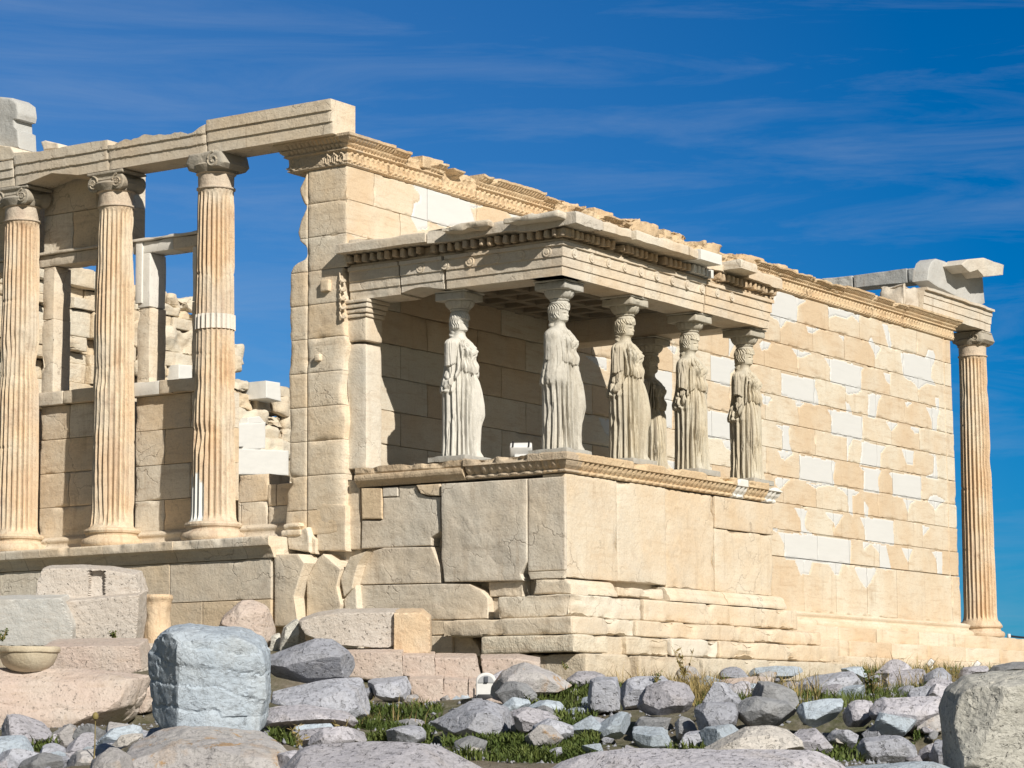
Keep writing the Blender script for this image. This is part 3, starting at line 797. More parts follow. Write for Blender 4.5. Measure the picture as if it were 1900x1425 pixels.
# ---- columns
def column(name, cx, cy, zb, zt, r0, r1, base, seed, capital='full', ring=None, newbase=False, necks=True, damage=1., parent=None):
    nf, per, nz_ = 24, 8, 150
    nth = nf*per
    th = np.linspace(0, 2*math.pi, nth, endpoint=False); z = np.linspace(zb, zt, nz_)
    TH, ZZ = np.meshgrid(th, z, indexing='ij')
    t = (ZZ-zb)/(zt-zb)
    rr = r0+(r1-r0)*(t**1.25)
    rr = rr+.035*np.exp(-(ZZ-zb)/.05)
    ph = (TH/(2*math.pi)*nf) % 1
    fl = np.sqrt(np.clip(1-((ph-.5)/.43)**2, 0, 1))
    fade = sstep(0, .10, ZZ-zb)*sstep(0, .10, zt-ZZ)
    P = np.stack([cx+rr*np.cos(TH), cy+rr*np.sin(TH), ZZ], -1)
    n = fbm(P*np.array([2.2, 2.2, 1.1])+seed, 4, seed)
    worn = np.clip((n+.14)*2.6*damage, 0, 1)
    dep = .050*r0/.32*fl*fade
    arris = (1-fl)
    rag = fbm(P*np.array([9, 9, 5.])+seed, 3, seed+2)
    rad = rr-dep*(1-.45*worn)-arris*(.011*worn+.006*np.clip(rag, 0, 1))
    big = np.clip(fbm(P*np.array([2.1, 2.1, 1.3])+seed*2, 3, seed+5)-.27, 0, 1)
    rad = rad-.11*big*damage+.002*rag
    # drum joints
    for q in (.27, .5, .74):
        zj = zb+(zt-zb)*q
        rad = rad-.012*np.exp(-((ZZ-zj-.03*np.sin(TH*2+seed))/.012)**2)
    tone = np.zeros(TH.shape+(3,)); tone[..., 1] = .5+.6*n+.3*worn; tone[..., 2] = .25*np.clip(n, 0, 1)
    if newbase:
        nb = ((TH > math.pi*1.0) & (TH < math.pi*1.33) & (ZZ < zb+.55))
        nb = ((np.cos(TH-R(150)) > .72) & (ZZ < zb+.62+.1*np.sin(TH*9)))
        tone[..., 0] = nb*1.
        rad = np.where(nb, rr-dep, rad)
    X = cx+rad*np.cos(TH); Y = cy+rad*np.sin(TH)
    mb = MB(); mb.add(np.stack([X, Y, ZZ], -1).reshape(-1, 3), grid_faces(nth, nz_, closed=True), tone=tone.reshape(-1, 3))
    if necks: lathe(mb, [(r1*1.0, zt-.005), (r1+.02, zt+.01), (r1+.02, zt+.03), (r1-.005, zt+.035), (r1+.0, zt+.22), (r1+.03, zt+.24)], (cx, cy, 0), tone=(0, .5, .35))
    c = part(mb, name, M_COL, parent, angle=30)
    # base
    mb = MB(); k = r0
    lathe(mb, [(.1, zb-base), (k*1.36, zb-base), (k*1.42, zb-base+.03), (k*1.42, zb-base+.08), (k*1.33, zb-base+.115), (k*1.22, zb-base+.13), (k*1.17, zb-base+.16), (k*1.2, zb-base+.19), (k*1.27, zb-base+.20), (k*1.3, zb-base+.23), (k*1.25, zb-base+.262), (k*1.12, zb+.0), (k*1.0, zb+.01)], (cx, cy, 0), n=72, tone=(0, .6, 0))
    b = mb.build('column_base', M_COL, None); b.parent = c; b.matrix_parent_inverse = Matrix.Translation(-Vector(temple.location)) if 0 else Matrix.Identity(4)
    if ring:
        mb = MB(); za, zc_ = ring
        zz = np.linspace(za, zc_, 6); T2, Z2 = np.meshgrid(th, zz, indexing='ij')
        p2 = (T2/(2*math.pi)*nf) % 1; f2 = np.sqrt(np.clip(1-((p2-.5)/.43)**2, 0, 1))
        r2 = r0+(r1-r0)*((Z2-zb)/(zt-zb))**1.25+.008-.034*f2
        lathe(mb, [(r0*.5, za), (r0*.9, za)], (cx, cy, 0)); 
        mb.add(np.stack([cx+r2*np.cos(T2), cy+r2*np.sin(T2), Z2], -1).reshape(-1, 3), grid_faces(nth, 6, closed=True), tone=(.6, .9, .1))
        o = mb.build('new_marble_ring', M_COL, None, angle=30); o.parent = c; tag(o, 'bright white fluted repair ring')
    # capital
    zc0 = zt+(.24 if necks else 0)
    mb = MB()
    egg = []
    lathe(mb, [(r1*.98, zc0-.02), (r1*1.02, zc0+.01), (r1*1.2, zc0+.06), (r1*1.28, zc0+.11), (r1*1.1, zc0+.15), (.02, zc0+.15)], (cx, cy, 0), tone=(0, .4, .4))
    if capital in ('full', 'left'):
        vy = .24; vr = .128
        for s in ((-1, 1) if capital == 'full' else (-1,)):
            yy = cy+s*vy; zz = zc0+.125
            prof = [(.0, -.26), (vr*.86, -.26), (vr, -.245), (vr*.97, -.20), (vr*.72, -.09), (vr*.66, 0), (vr*.72, .09), (vr*.97, .20), (vr, .245), (vr*.86, .26), (0, .26)]
            lathe(mb, prof, (cx, yy, zz), 'x', 40, tone=(0, .5, .35))
            for sx in (-1, 1):
                a = np.linspace(0, 2*math.pi*2.4, 60); q = vr*.9*np.exp(-a*.145)
                sg = s
                tube(mb, np.stack([np.full(60, cx+sx*.268), yy-sg*q*np.sin(a)*-1*1.0*(-1), zz+q*np.cos(a)], -1), np.interp(a, [0, 15], [.017, .010]), 6, tone=(0, .6, .25))
                lathe(mb, [(.0, -.01), (.03, -.01), (.03, .012), (0, .02)], (cx+sx*.265, yy, zz), 'x', 14)
        # band joining the volutes, sagging a little
        us = np.linspace(-vy, vy, 24); vs = np.linspace(0, 1, 7); UU, TT = np.meshgrid(us, vs, indexing='ij')
        lo = zc0+.115+.03*((UU/vy)**2)*0-.02*(1-(UU/vy)**2); hi = zc0+.245
        VV = lo+(hi-lo)*TT
        DD = .26+.012*np.cos(TT*math.pi*4)
        panel(mb, (cx, cy, 0), N_, Zv, W_, UU, VV, DD, .26, (0, .5, .35))
        rbox(mb, (cx-.285, cy-.36, zc0+.245), (cx+.285, cy+.36, zc0+.30), .018, .05, .006, 5, .03, 6, seed=seed, tone=(0, .5, .4))
    if capital in ('broken', 'left'):
        poly_stone(mb, [(-.40, .10), (-.34, .04), (.2, .02), (.33, .06), (.37, .16), (.30, .30), (-.2, .31), (-.34, .27)], (cx-.30, cy, zc0+.0), N_, Zv, W_, .58, r=.07, rough=.02, front=.05, seed=seed, tone=(0, .4, .5))
        a = np.linspace(0, 2*math.pi*1.6, 50); q = .13*np.exp(-a*.15)
        tube(mb, np.stack([np.full(50, cx-.315), cy-.2+q*np.sin(a), zc0+.15+q*np.cos(a)], -1), .016, 6, tone=(0, .5, .3))
    o = mb.build('capital', M_CAP, None); o.parent = c
    b.matrix_parent_inverse = Matrix.Identity(4)
    return c
M_CAP = marble('capital_marble', (.50, .42, .31), (.58, .49, .36), grey=(.36, .36, .34), gr_amt=.5, st_amt=.4, stain_amt=.45, stain=(.28, .22, .15), bump=.7)
column('column', -.02, COLY[0], 1.20, 6.10, .325, .268, .27, 3, 'broken', ring=(4.02, 4.24), newbase=True)
column('column', -.02, COLY[1], 1.20, 6.06, .325, .268, .27, 5, 'full')
column('column', -.02, COLY[2], 1.20, 6.06, .325, .268, .27, 8, 'full')
column('column', 22.72, .35, .42, 6.08, .355, .295, .33, 11, 'left', damage=.55)

# ---- east end above and beside the wall
mb = MB()
xa = onY(-.02, 1712, 540)[0]; xb = onY(-.02, 1838, 580)[0]
us = np.linspace(xa, xb, 60); vs = np.unique(np.concatenate([np.linspace(0, .50, 26), [.165, .17, .33, .335, .44, .445]])); UU, HH = np.meshgrid(us, vs, indexing='ij')
P = np.stack([UU, HH, UU*0], -1)
D = np.where(HH < .168, 0, np.where(HH < .332, .02, np.where(HH < .442, .04, .10)))+.005*fbm(P*6, 3, 5)-.05*np.clip(fbm(P*2.2, 3, 6)-.15, 0, 1)
panel(mb, (0, -.02, 6.63), E_, Zv, S_, UU, HH+(-.07*np.clip(noise1(UU*1.7, 4), 0, 1))*np.clip(HH-.35, 0, 1)*6, D, .62, (0, .7, .2))
rbox(mb, (xa-.75, .05, 6.60), (xa+.02, .6, 7.12), .06, .05, .05, 3, .12, 3, seed=4, tone=(0, .5, .5))
part(mb, 'east_architrave', M_PORCH)
mb = MB()
spoly(mb, [(1721,520),(1723,500),(1728,486),(1736,480),(1750,484),(1770,492),(1790,489),(1822,508),(1828,562),(1815,570),(1745,535)], .30, .35, r=.02, rough=.02, front=.03, seed=5, tone=(.1, .5, .4))
part(mb, 'frieze_block', M_GREY)
mb = MB()
spoly(mb, [(1783,491),(1795,481),(1826,478),(1862,492),(1861,510),(1826,514),(1815,500),(1800,505)], -.12, .45, r=.02, rough=.025, front=.03, seed=6, tone=(.1, .6, .4))
part(mb, 'cornice_fragment', M_PORCH)
mb = MB()
wpoly(mb, [(1525,517),(1580,511),(1582,534),(1540,528)], 22.3, .5, r=.02, rough=.03, front=.05, seed=7, tone=(.1, .5, .3))
wpoly(mb, [(1583,511),(1682,498),(1683,524),(1585,534)], 22.3, .5, r=.012, rough=.01, front=.03, seed=8, tone=(0, .5, .6))
wpoly(mb, [(1684,498),(1712,496),(1721,503),(1722,520),(1685,524)], 22.3, .5, r=.03, rough=.03, front=.06, seed=9, tone=(0, .5, .4))
part(mb, 'east_beam', M_GREY)
mb = MB()
ya = onX(22.5, 1720, 530)[0]; yb = onX(22.5, 1560, 530)[0]
ashlar(mb, (22.5, 0, 0), N_, Zv, W_, [(ya-.3, (ya+yb)/2, 6.0, 6.42), ((ya+yb)/2, yb, 6.0, 6.42), (ya-.3, (ya+yb)/2-.4, 6.42, 6.86), ((ya+yb)/2-.4, yb, 6.42, 6.86)], .4, .08, None, seed=5, grey=.6)
part(mb, 'east_wall_top', M_GREY)

# ================================================================== PORCH
porch = empty('porch', (3, -1.8, -1))
tag(porch, 'small roofed marble porch on a high podium with a dentilled entablature carried by statues', 'porch')
def pp(mb, name, mat, **k): return part(mb, name, mat, porch, **k)
XW, YF, XE = .10, -3.55, 6.03
M_SHADED = marble('shade_dark_marble', (.28, .24, .18), (.32, .28, .22), grey=(.24, .22, .19), bump=.4)  # porch shade put into the colour: marble darkened for floor and ceiling
# podium core and floor
mb = MB()
rbox(mb, (.30, -3.40, -1.0), (5.85, -.03, 1.56), .01, 1., 0)

pp(mb, 'podium_core', M_PORCH)
mb = MB(); rbox(mb, (.16, -3.49, 1.57), (5.97, -.02, 1.845), .01, .5, .004, tone=(0, .0, 1.)); pp(mb, 'porch_floor', M_SHADED)
# front orthostates
def pblock(lo, hi, name='podium_block', r=.010, namp=.010, chip=.035, seed=0, tone=(0, .5, 0), mat=None, step=.045):
    mb = MB(); rbox(mb, lo, hi, r, step, namp, 2.6, chip, 3, seed=seed, tone=tone); return pp(mb, name, mat or M_PORCHS)
M_PORCHS = marble('porch_front_marble', (.74, .58, .40), (.78, .70, .57), grey=(.62, .59, .53), gr_amt=.30, st_amt=.38, stain_amt=.25, streak=(.55, .38, .22), bump=.55, crack=.45)
pblock((.112, YF-.008, .19), (1.435, -3.2, 1.575), seed=1, tone=(0, .45, 0))
pblock((1.445, YF-.002, .20), (2.765, -3.2, 1.575), seed=2, tone=(0, .6, 0), namp=.014)
pblock((2.78, YF+.012, .17), (4.185, -3.2, 1.57), seed=3, tone=(0, .35, 0), namp=.016, chip=.05)
pblock((4.195, YF+.004, .17), (5.98, -3.2, 1.085), seed=4, tone=(0, .5, 0), namp=.014)
pblock((4.2, YF-.012, 1.095), (5.99, -3.2, 1.56), seed=5, tone=(0, .2, .05), namp=.003, chip=.0)
pblock((5.5, -3.18, .19), (6.0, -.02, 1.56), seed=6)
# west side blocks, each its own outline
WB = [  # outline in image space of the detail sheet, plane X, depth, face bow
 ([(150,185),(245,180),(245,640),(148,640)], .115, .25, .015, (0,.5,.15)),
 ([(250,232),(384,232),(386,300),(388,438),(252,438)], .075, .2, .008, (0,.0,.0)),
 ([(390,230),(492,225),(492,288),(392,292)], .085, .2, .006, (.35,.5,.3)),
 ([(500,222),(605,215),(625,262),(680,290),(772,292),(772,520),(715,560),(712,612),(250,634),(252,450),(345,470),(392,440),(394,298),(498,294)], .09, .25, .02, (0,.7,.35)),
 ([(612,214),(772,205),(772,284),(690,282),(640,268)], .06, .2, .006, (0,.0,0)),
 ([(780,205),(1342,172),(1345,720),(1300,800),(1320,845),(800,855),(792,790),(776,700)], .03, .3, .03, (0,.6,.40)),
 ([(1352,172),(1594,155),(1598,560),(1596,775),(1352,785)], .045, .05, .012, (0,.5,.3)),
 ([(1350,790),(1598,778),(1590,828),(1365,836)], .01, .05, .01, (0,.8,0)),
 ([(200,790),(250,770),(330,650),(400,628),(712,622),(745,690),(775,760),(775,860),(190,872)], .06, .3, .03, (0,.3,.35)),
 ([(180,880),(775,866),(960,868),(1040,910),(1085,960),(1088,1095),(720,1105),(140,1100),(150,940)], .02, .35, .03, (0,.5,.3)),
 ([(1092,855),(1325,845),(1322,950),(1098,952)], .12, .2, .06, (0,.7,.2)),
 ([(1095,958),(1312,958),(1312,1096),(1098,1096)], .16, .2, .01, (0,.4,.45)),
 ([(712,1110),(955,1112),(958,1195),(712,1205)], .0, .4, .01, (0,.4,.2)),
 ([(710,1212),(850,1208),(856,1320),(712,1330)], -.05, .4, .015, (0,.5,.2)),
 ([(860,1215),(962,1205),(1030,1290),(1050,1345),(860,1345)], .0, .4, .05, (0,.6,.1)),
]
for i, (p, X, th, fr, t) in enumerate(WB):
    mb = MB(); pl = [onX(X, *q) for q in zp(p)]
    c = None
    if i == 3:  c = np.mean([onX(X, *q) for q in zp([(560, 430), (600, 480)])], 0)
    poly_stone(mb, pl, (X, 0, 0), N_, Zv, W_, th, r=.016, rough=.012 if fr > .01 else .003, front=fr, seed=20+i, n=110, m=12, tone=t, centre=c)
    pp(mb, 'podium_block', M_WEST)
# crown moulding of the podium
def pod_prof(h): return np.interp(h, [0, .015, .03, .05, .055, .10, .155, .165, .17, .26, .275], [.02, .04, .045, .03, .03, .075, .10, .10, .125, .125, .115])
def podmould(mb, O, U, N, us, plain_, seed, mit, tone):
    hs = np.unique(np.concatenate([np.linspace(0, .275, 34), [.015, .055, .165, .17]]))
    UU, HH = np.meshgrid(us, hs, indexing='ij')
    P = np.asarray(O)+UU[..., None]*U+HH[..., None]*Zv
    n = fbm(P*2.6+seed, 3, seed); nf = fbm(P*10, 3, seed+3)
    egg = np.abs(np.sin(UU/.125*math.pi))**.6
    D = pod_prof(HH)
    if plain_ is not None:
        pl = plain_(UU); pc = np.interp(HH, [0, .03, .04, .08, .12, .16, .17, .19, .27], [.03, .05, .06, .10, .11, .10, .07, .09, .09])
    else: pl = 0; pc = D
    eg = D+np.where((HH > .05) & (HH < .168), .045*(egg-.8), 0)+np.where((HH > .01) & (HH < .045), .012*np.sin(UU/.03), 0)
    D = eg*(1-pl)+pc*pl
    br = np.clip((n-.08)*4, 0, 1)*np.clip((HH-.17)/.05, 0, 1)
    D = D*(1-br)+br*(.05+.04*nf)+.006*nf
    VV = HH-np.clip(HH-.2, 0, 1)/.075*(.05*np.clip(n+.1, 0, 1)+.02*np.clip(nf, 0, 1))
    UU = UU.copy()
    if mit[0]: UU[0] -= D[0]
    if mit[1]: UU[-1] += D[-1]
    t = np.zeros(UU.shape+(3,)); t[:] = tone; t[..., 1] += .5*n
    panel(mb, O, U, Zv, N, UU, VV, D, .3, t)
mb = MB()
podmould(mb, (0, YF, 1.582), E_, S_, np.arange(XW, 4.7, .018), None, 3, (True, False), (0, .5, 0))
podmould(mb, (0, YF+.01, 1.578), E_, S_, np.arange(4.72, 5.05, .018), None, 4, (False, False), (.9, .5, 0))
podmould(mb, (0, YF, 1.582), E_, S_, np.arange(5.07, 5.70, .018), None, 5, (False, False), (0, .5, 0))
podmould(mb, (0, YF+.01, 1.578), E_, S_, np.arange(5.72, XE+.01, .018), None, 6, (False, True), (.9, .5, 0))
podmould(mb, (XW, 0, 1.582), N_, W_, np.arange(YF, -2.0, .018), None, 7, (True, False), (0, .4, .4))
podmould(mb, (XW, 0, 1.575), N_, W_, np.arange(-1.98, -.14, .018), lambda u: 1., 8, (False, False), (0, .4, .25))
pp(mb, 'podium_moulding', M_CARVED, angle=60)
# base moulding and steps
mb = MB()
for a, b, s in [(.02, 1.30, 1), (2.62, 4.3, 2), (4.31, 6.15, 3)]:
    us = np.linspace(a, b, int((b-a)/.04)); vs = np.linspace(0, .195, 16); UU, VV = np.meshgrid(us, vs, indexing='ij')
    P = np.stack([UU, VV, UU*0], -1)
    D = np.interp(VV, [0, .03, .07, .10, .13, .17, .195], [.16, .165, .15, .11, .105, .07, .02])+.012*fbm(P*4, 3, s)
    n = np.clip(fbm(P*1.7+s*3, 3, s+4)-.05, 0, 1)
    D = D*(1-.9*n)
    e = np.minimum(UU-a, b-UU); D = D-.1*np.clip(1-e/.05, 0, 1)*(s == 1)
    panel(mb, (0, YF, -.03), E_, Zv, S_, UU, VV, D, .4, (0, .6, 0))
wpoly(mb, zp([(1385,935),(1400,870),(1440,842),(1600,838),(1640,870),(1645,935)]), -.02, .4, r=.04, rough=.01, front=.02, seed=5, tone=(0,.7,.1))
rbox(mb, (1.35, -3.62, -.02), (2.55, -3.3, .12), .03, .05, .03, 3, .06, 4, seed=8, tone=(0, .6, 0))
pp(mb, 'podium_base_moulding', M_PORCHS)
for lo, hi, s, t in [((-.10, -3.76, -.345), (1.72, -2.60, -.045), 11, (.1,.8,.1)), ((1.83, -3.74, -.335), (6.4, -3.2, -.045), 12, (0,.5,0)),
                  ((-.32, -3.93, -.575), (1.25, -1.85, -.352), 13, (0,.6,.2)), ((1.262, -3.96, -.575), (6.75, -3.2, -.352), 14, (0,.4,0)),
                  ((-.42, -4.02, -.82), (.42, -2.55, -.585), 15, (0,.9,0)), ((.78, -4.08, -.825), (1.95, -3.2, -.585), 16, (0,.5,.1)),
                  ((1.96, -4.10, -.825), (3.25, -3.2, -.582), 17, (.3,.7,.1)), ((3.26, -4.12, -.825), (7.0, -3.2, -.582), 18, (0,.4,0)),
                  ((-.30, -4.12, -1.25), (.9, -2.6, -.835), 23, (0,.5,.2)), ((.92, -4.2, -1.25), (2.6, -3.4, -.835), 19, (0,.3,.3)), ((2.62, -4.22, -1.15), (7.2, -3.4, -.835), 20, (0,.6,.25)),
                  ((6.0, -3.3, -.82), (6.9, -.3, -.35), 21, (0,.5,0)), ((5.95, -3.3, -.35), (6.4, -.3, -.05), 22, (0,.5,0))]:
    pblock(lo, hi, 'porch_step', r=.03, namp=.014, chip=.07, seed=s, tone=t, step=.05, mat=M_RUB if s in (19, 20, 15, 16, 23) else None)
# dark void and small fillers under the west steps
mb = MB(); rbox(mb, (.3, -4.0, -1.3), (2.4, -1.0, -.6), .02, .3, .02, tone=(0, .3, .3)); pp(mb, 'podium_footing', M_RUB)

# corner pilaster of the porch
mb = MB()
xr = onY(-.24, 708, 750)[0]
rbox(mb, (.14, -.24, 1.85), (xr, .1, 3.62), .012, .06, .006, 3, .03, 3, seed=4, tone=(.15, .75, .05))
pil = pp(mb, 'pilaster', M_PORCH)
mb = MB()
for z0, z1, g in [(3.66, 3.99, .0), (3.995, 4.05, .035), (4.055, 4.12, .06), (4.125, 4.19, .085), (4.195, 4.245, .11)]:
    rbox(mb, (.12-g*.8, -.25-g*.8, z0), (xr+.01+g*.6, .1, z1), .012, .06, .003, 4, .01, 5, seed=int(z0*50), tone=(0, .6, .05))
o = mb.build('pilaster_capital', M_PORCH, None); o.parent = pil

# architrave: three fasciae, roundels on the uppermost
def arch(mb, O, U, N, us, seed, mit, soff, tone):
    hs = np.unique(np.concatenate([np.linspace(0, .455, 30), [.125, .13, .255, .26, .40, .405]]))
    UU, HH = np.meshgrid(us, hs, indexing='ij')
    P = np.asarray(O)+UU[..., None]*U+HH[..., None]*Zv
    n = fbm(P*2.2+seed, 3, seed); nf = fbm(P*9, 3, seed+3)
    D = np.where(HH < .127, 0, np.where(HH < .257, .018, np.where(HH < .402, .036, .065)))
    D = D+.005*nf-.05*np.clip(n-.22, 0, 1)
    VV = HH.copy()
    lo = soff(UU[:, :1]); VV = VV+lo*np.clip(1-HH/.12, 0, 1)
    UU = UU.copy()
    if mit[0]: UU[0] -= D[0]
    if mit[1]: UU[-1] += D[-1]
    t = np.zeros(UU.shape+(3,)); t[:] = tone; t[..., 1] += .5*n
    panel(mb, O, U, Zv, N, UU, VV, D, .52, t)
mb = MB()
arch(mb, (0, YF, 4.25), E_, S_, np.arange(XW, 2.28, .03), 1, (True, False), lambda u: 0*u, (0, .5, .05))
arch(mb, (0, YF+.004, 4.25), E_, S_, np.arange(2.29, 3.98, .03), 2, (False, False), lambda u: 0*u, (0, .55, 0))
arch(mb, (0, YF, 4.25), E_, S_, np.arange(4.0, XE+.01, .03), 3, (False, True), lambda u: .03*np.clip(noise1(u*3), 0, 1), (0, .3, 0))
arch(mb, (XW, 0, 4.25), N_, W_, np.arange(YF, -1.63, .03), 4, (True, False), lambda u: .0*u, (0, .5, .25))
arch(mb, (XW-.004, 0, 4.25), N_, W_, np.arange(-1.61, -.88, .03), 5, (False, False), lambda u: .07*np.exp(-((u+1.2)/.28)**2), (.15, .5, .3))
arch(mb, (XW, 0, 4.25), N_, W_, np.arange(-.86, .02, .03), 6, (False, False), lambda u: 0*u, (0, .5, .2))
rbox(mb, (5.5, -3.02, 4.25), (6.02, -.02, 4.70), .01, .2, .004)
ar = pp(mb, 'architrave', M_PORCH)
for k in range(19):
    front = k < 13
    if front:
        x = .36+.44*k
        if k in (11, 12): continue
        c, ax = (x, YF-.03, 4.582), 'y'
    else:
        y = -3.34+.42*(k-13)
        c, ax = (XW-.03, y, 4.582), 'x'
    mb = MB(); w = rng.uniform(.6, 1)
    pr = [(0, -.035*w), (.03, -.035*w), (.035, -.022*w), (.05, -.028*w), (.066, -.03*w), (.07, .0), (.07, .03)]
    lathe(mb, [(r_, -h) for r_, h in pr][::1], c, ax, 22, tone=(0, .6, .1))
    if ax == 'x': mb.V[-1][:, 0] = 2*c[0]-mb.V[-1][:, 0]
    else: mb.V[-1][:, 1] = 2*c[1]-mb.V[-1][:, 1]
    o = mb.build('roundel', M_PORCH, None); o.parent = ar
# small moulding and dentils
mb = MB()
rbox(mb, (XW-.05, YF-.05, 4.706), (XE+.05, -.02, 4.745), .01, .08, .006, 4, .03, 5, seed=2, tone=(0, .5, .2))
for k in range(46):
    x = XW-.10+.133*k
    if x > XE: break
    new = 26 <= k <= 30
    broken = (not new) and (k in (10, 31, 19)) 
    if broken: continue
    h = rng.uniform(.0, .02)
    rbox(mb, (x, YF-.15+rng.uniform(0, .03), 4.75+h), (x+.072, YF+.05, 4.872), .018 if not new else .004, .04, .006, 6, .02, 6, seed=k, tone=(1, .5, 0) if new else (0, rng.uniform(-.2, .9), rng.uniform(0, .3)))
for k in range(28):
    y = YF-.13+.133*k
    if y > -.05: break
    if k in (17,): continue
    rbox(mb, (XW-.15+rng.uniform(0, .02), y, 4.75+rng.uniform(0, .02)), (XW+.05, y+.072, 4.872), .018, .04, .006, 6, .02, 6, seed=k+60, tone=(0, rng.uniform(0, .8), rng.uniform(.2, .6)))
rbox(mb, (XW+.01, YF+.01, 4.75), (XE, -.02, 4.872), .005, .4, .0, tone=(0, .2, .3))
pp(mb, 'dentil_band', M_CARVED)
# cornice slabs: plan outline extruded up, ragged rim
def slab(poly, z0, z1, seed, rough=.03, r=.025, tone=(0, .5, .2), front=.02, name='cornice_slab', mat=None):
    mb = MB(); poly_stone(mb, poly, (0, 0, z1), E_, N_, Zv, z1-z0, r=r, rough=rough, front=front, seed=seed, n=130, m=8, tone=tone)
    return pp(mb, name, mat or M_PORCH)
slab([(-.20, -1.50), (-.20, .06), (.6, .06), (.6, -1.5)], 4.885, 5.02, 1, .012, tone=(0, .5, .15))
slab([(-.17, -1.52), (-.06, -1.9), (-.09, -2.4), (-.12, -3.0), (-.10, -3.6), (-.12, -3.92), (.0, -3.93), (.6, -3.9), (.6, -1.52)], 4.885, 5.05, 2, .06, r=.05, tone=(0, .5, .45), front=.05)
slab([(.61, -3.9), (1.3, -3.93), (1.42, -3.86), (1.42, -3.2), (.61, -3.2)], 4.90, 5.02, 3, .025, tone=(0, .55, .1))
slab([(1.45, -3.92), (2.55, -3.94), (2.9, -3.92), (2.92, -3.2), (1.45, -3.2)], 4.90, 5.03, 4, .025, tone=(0, .7, 0))
slab([(2.94, -3.92), (3.22, -3.9), (3.22, -3.2), (2.94, -3.2)], 4.90, 5.03, 5, .02, tone=(0, .6, 0))
slab([(3.24, -3.93), (3.86, -3.93), (3.86, -3.2), (3.24, -3.2)], 4.895, 5.045, 6, .002, r=.008, tone=(1, .5, 0), front=.002)
slab([(3.9, -3.62), (4.3, -3.70), (4.6, -3.6), (4.6, -3.1), (3.9, -3.1)], 4.89, 5.0, 7, .05, tone=(0, .4, 0))
slab([(4.35, -3.98), (4.9, -3.96), (5.05, -3.7), (5.0, -3.2), (4.4, -3.2)], 4.92, 5.06, 8, .04, r=.05, tone=(0, .8, 0))
slab([(5.02, -3.75), (5.7, -3.74), (6.12, -3.74), (6.12, -3.1), (5.02, -3.1)], 4.885, 5.05, 9, .04, r=.05, tone=(0, .2, .1), front=.04)
slab([(5.5, -3.1), (6.15, -3.1), (6.15, -.1), (5.5, -.1)], 4.89, 5.03, 10, .03)
for (x, y, w, d, h, s) in [(.1, -.35, .55, .4, .09, 1), (.0, -3.3, .6, .9, .05, 2), (1.0, -3.6, .9, .5, .05, 3), (2.1, -3.65, 1.0, .45, .08, 4), (2.95, -3.5, .7, .5, .11, 5), (3.55, -3.75, .55, .3, .05, 6), (4.4, -3.4, .7, .4, .10, 7), (5.5, -3.4, .8, .5, .07, 8), (.0, -2.2, .5, .8, .06, 9)]:
    mb = MB(); rbox(mb, (x-w/2, y-d/2, 4.96), (x+w/2, y+d/2, 5.02+h*.6), .03, .05, .03, 4, .07, 4, seed=s, tone=(1, .5, 0) if s == 6 else (0, rng.random(), .15)); pp(mb, 'roof_stone', M_PORCH)
mb = MB(); rbox(mb, (.25, -3.3, 4.86), (5.9, -.02, 4.995), .02, .3, .02, tone=(0, .4, .5)); pp(mb, 'roof_slab', M_PORCH)
# coffered ceiling: ribs under the slab
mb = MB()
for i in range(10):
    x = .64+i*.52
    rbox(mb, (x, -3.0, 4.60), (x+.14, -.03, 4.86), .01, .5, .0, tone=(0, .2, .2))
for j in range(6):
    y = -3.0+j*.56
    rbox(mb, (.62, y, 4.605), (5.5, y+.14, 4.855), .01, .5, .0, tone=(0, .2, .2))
pp(mb, 'coffered_ceiling', M_SHADED)  # ribs take the same marble darkened for shade

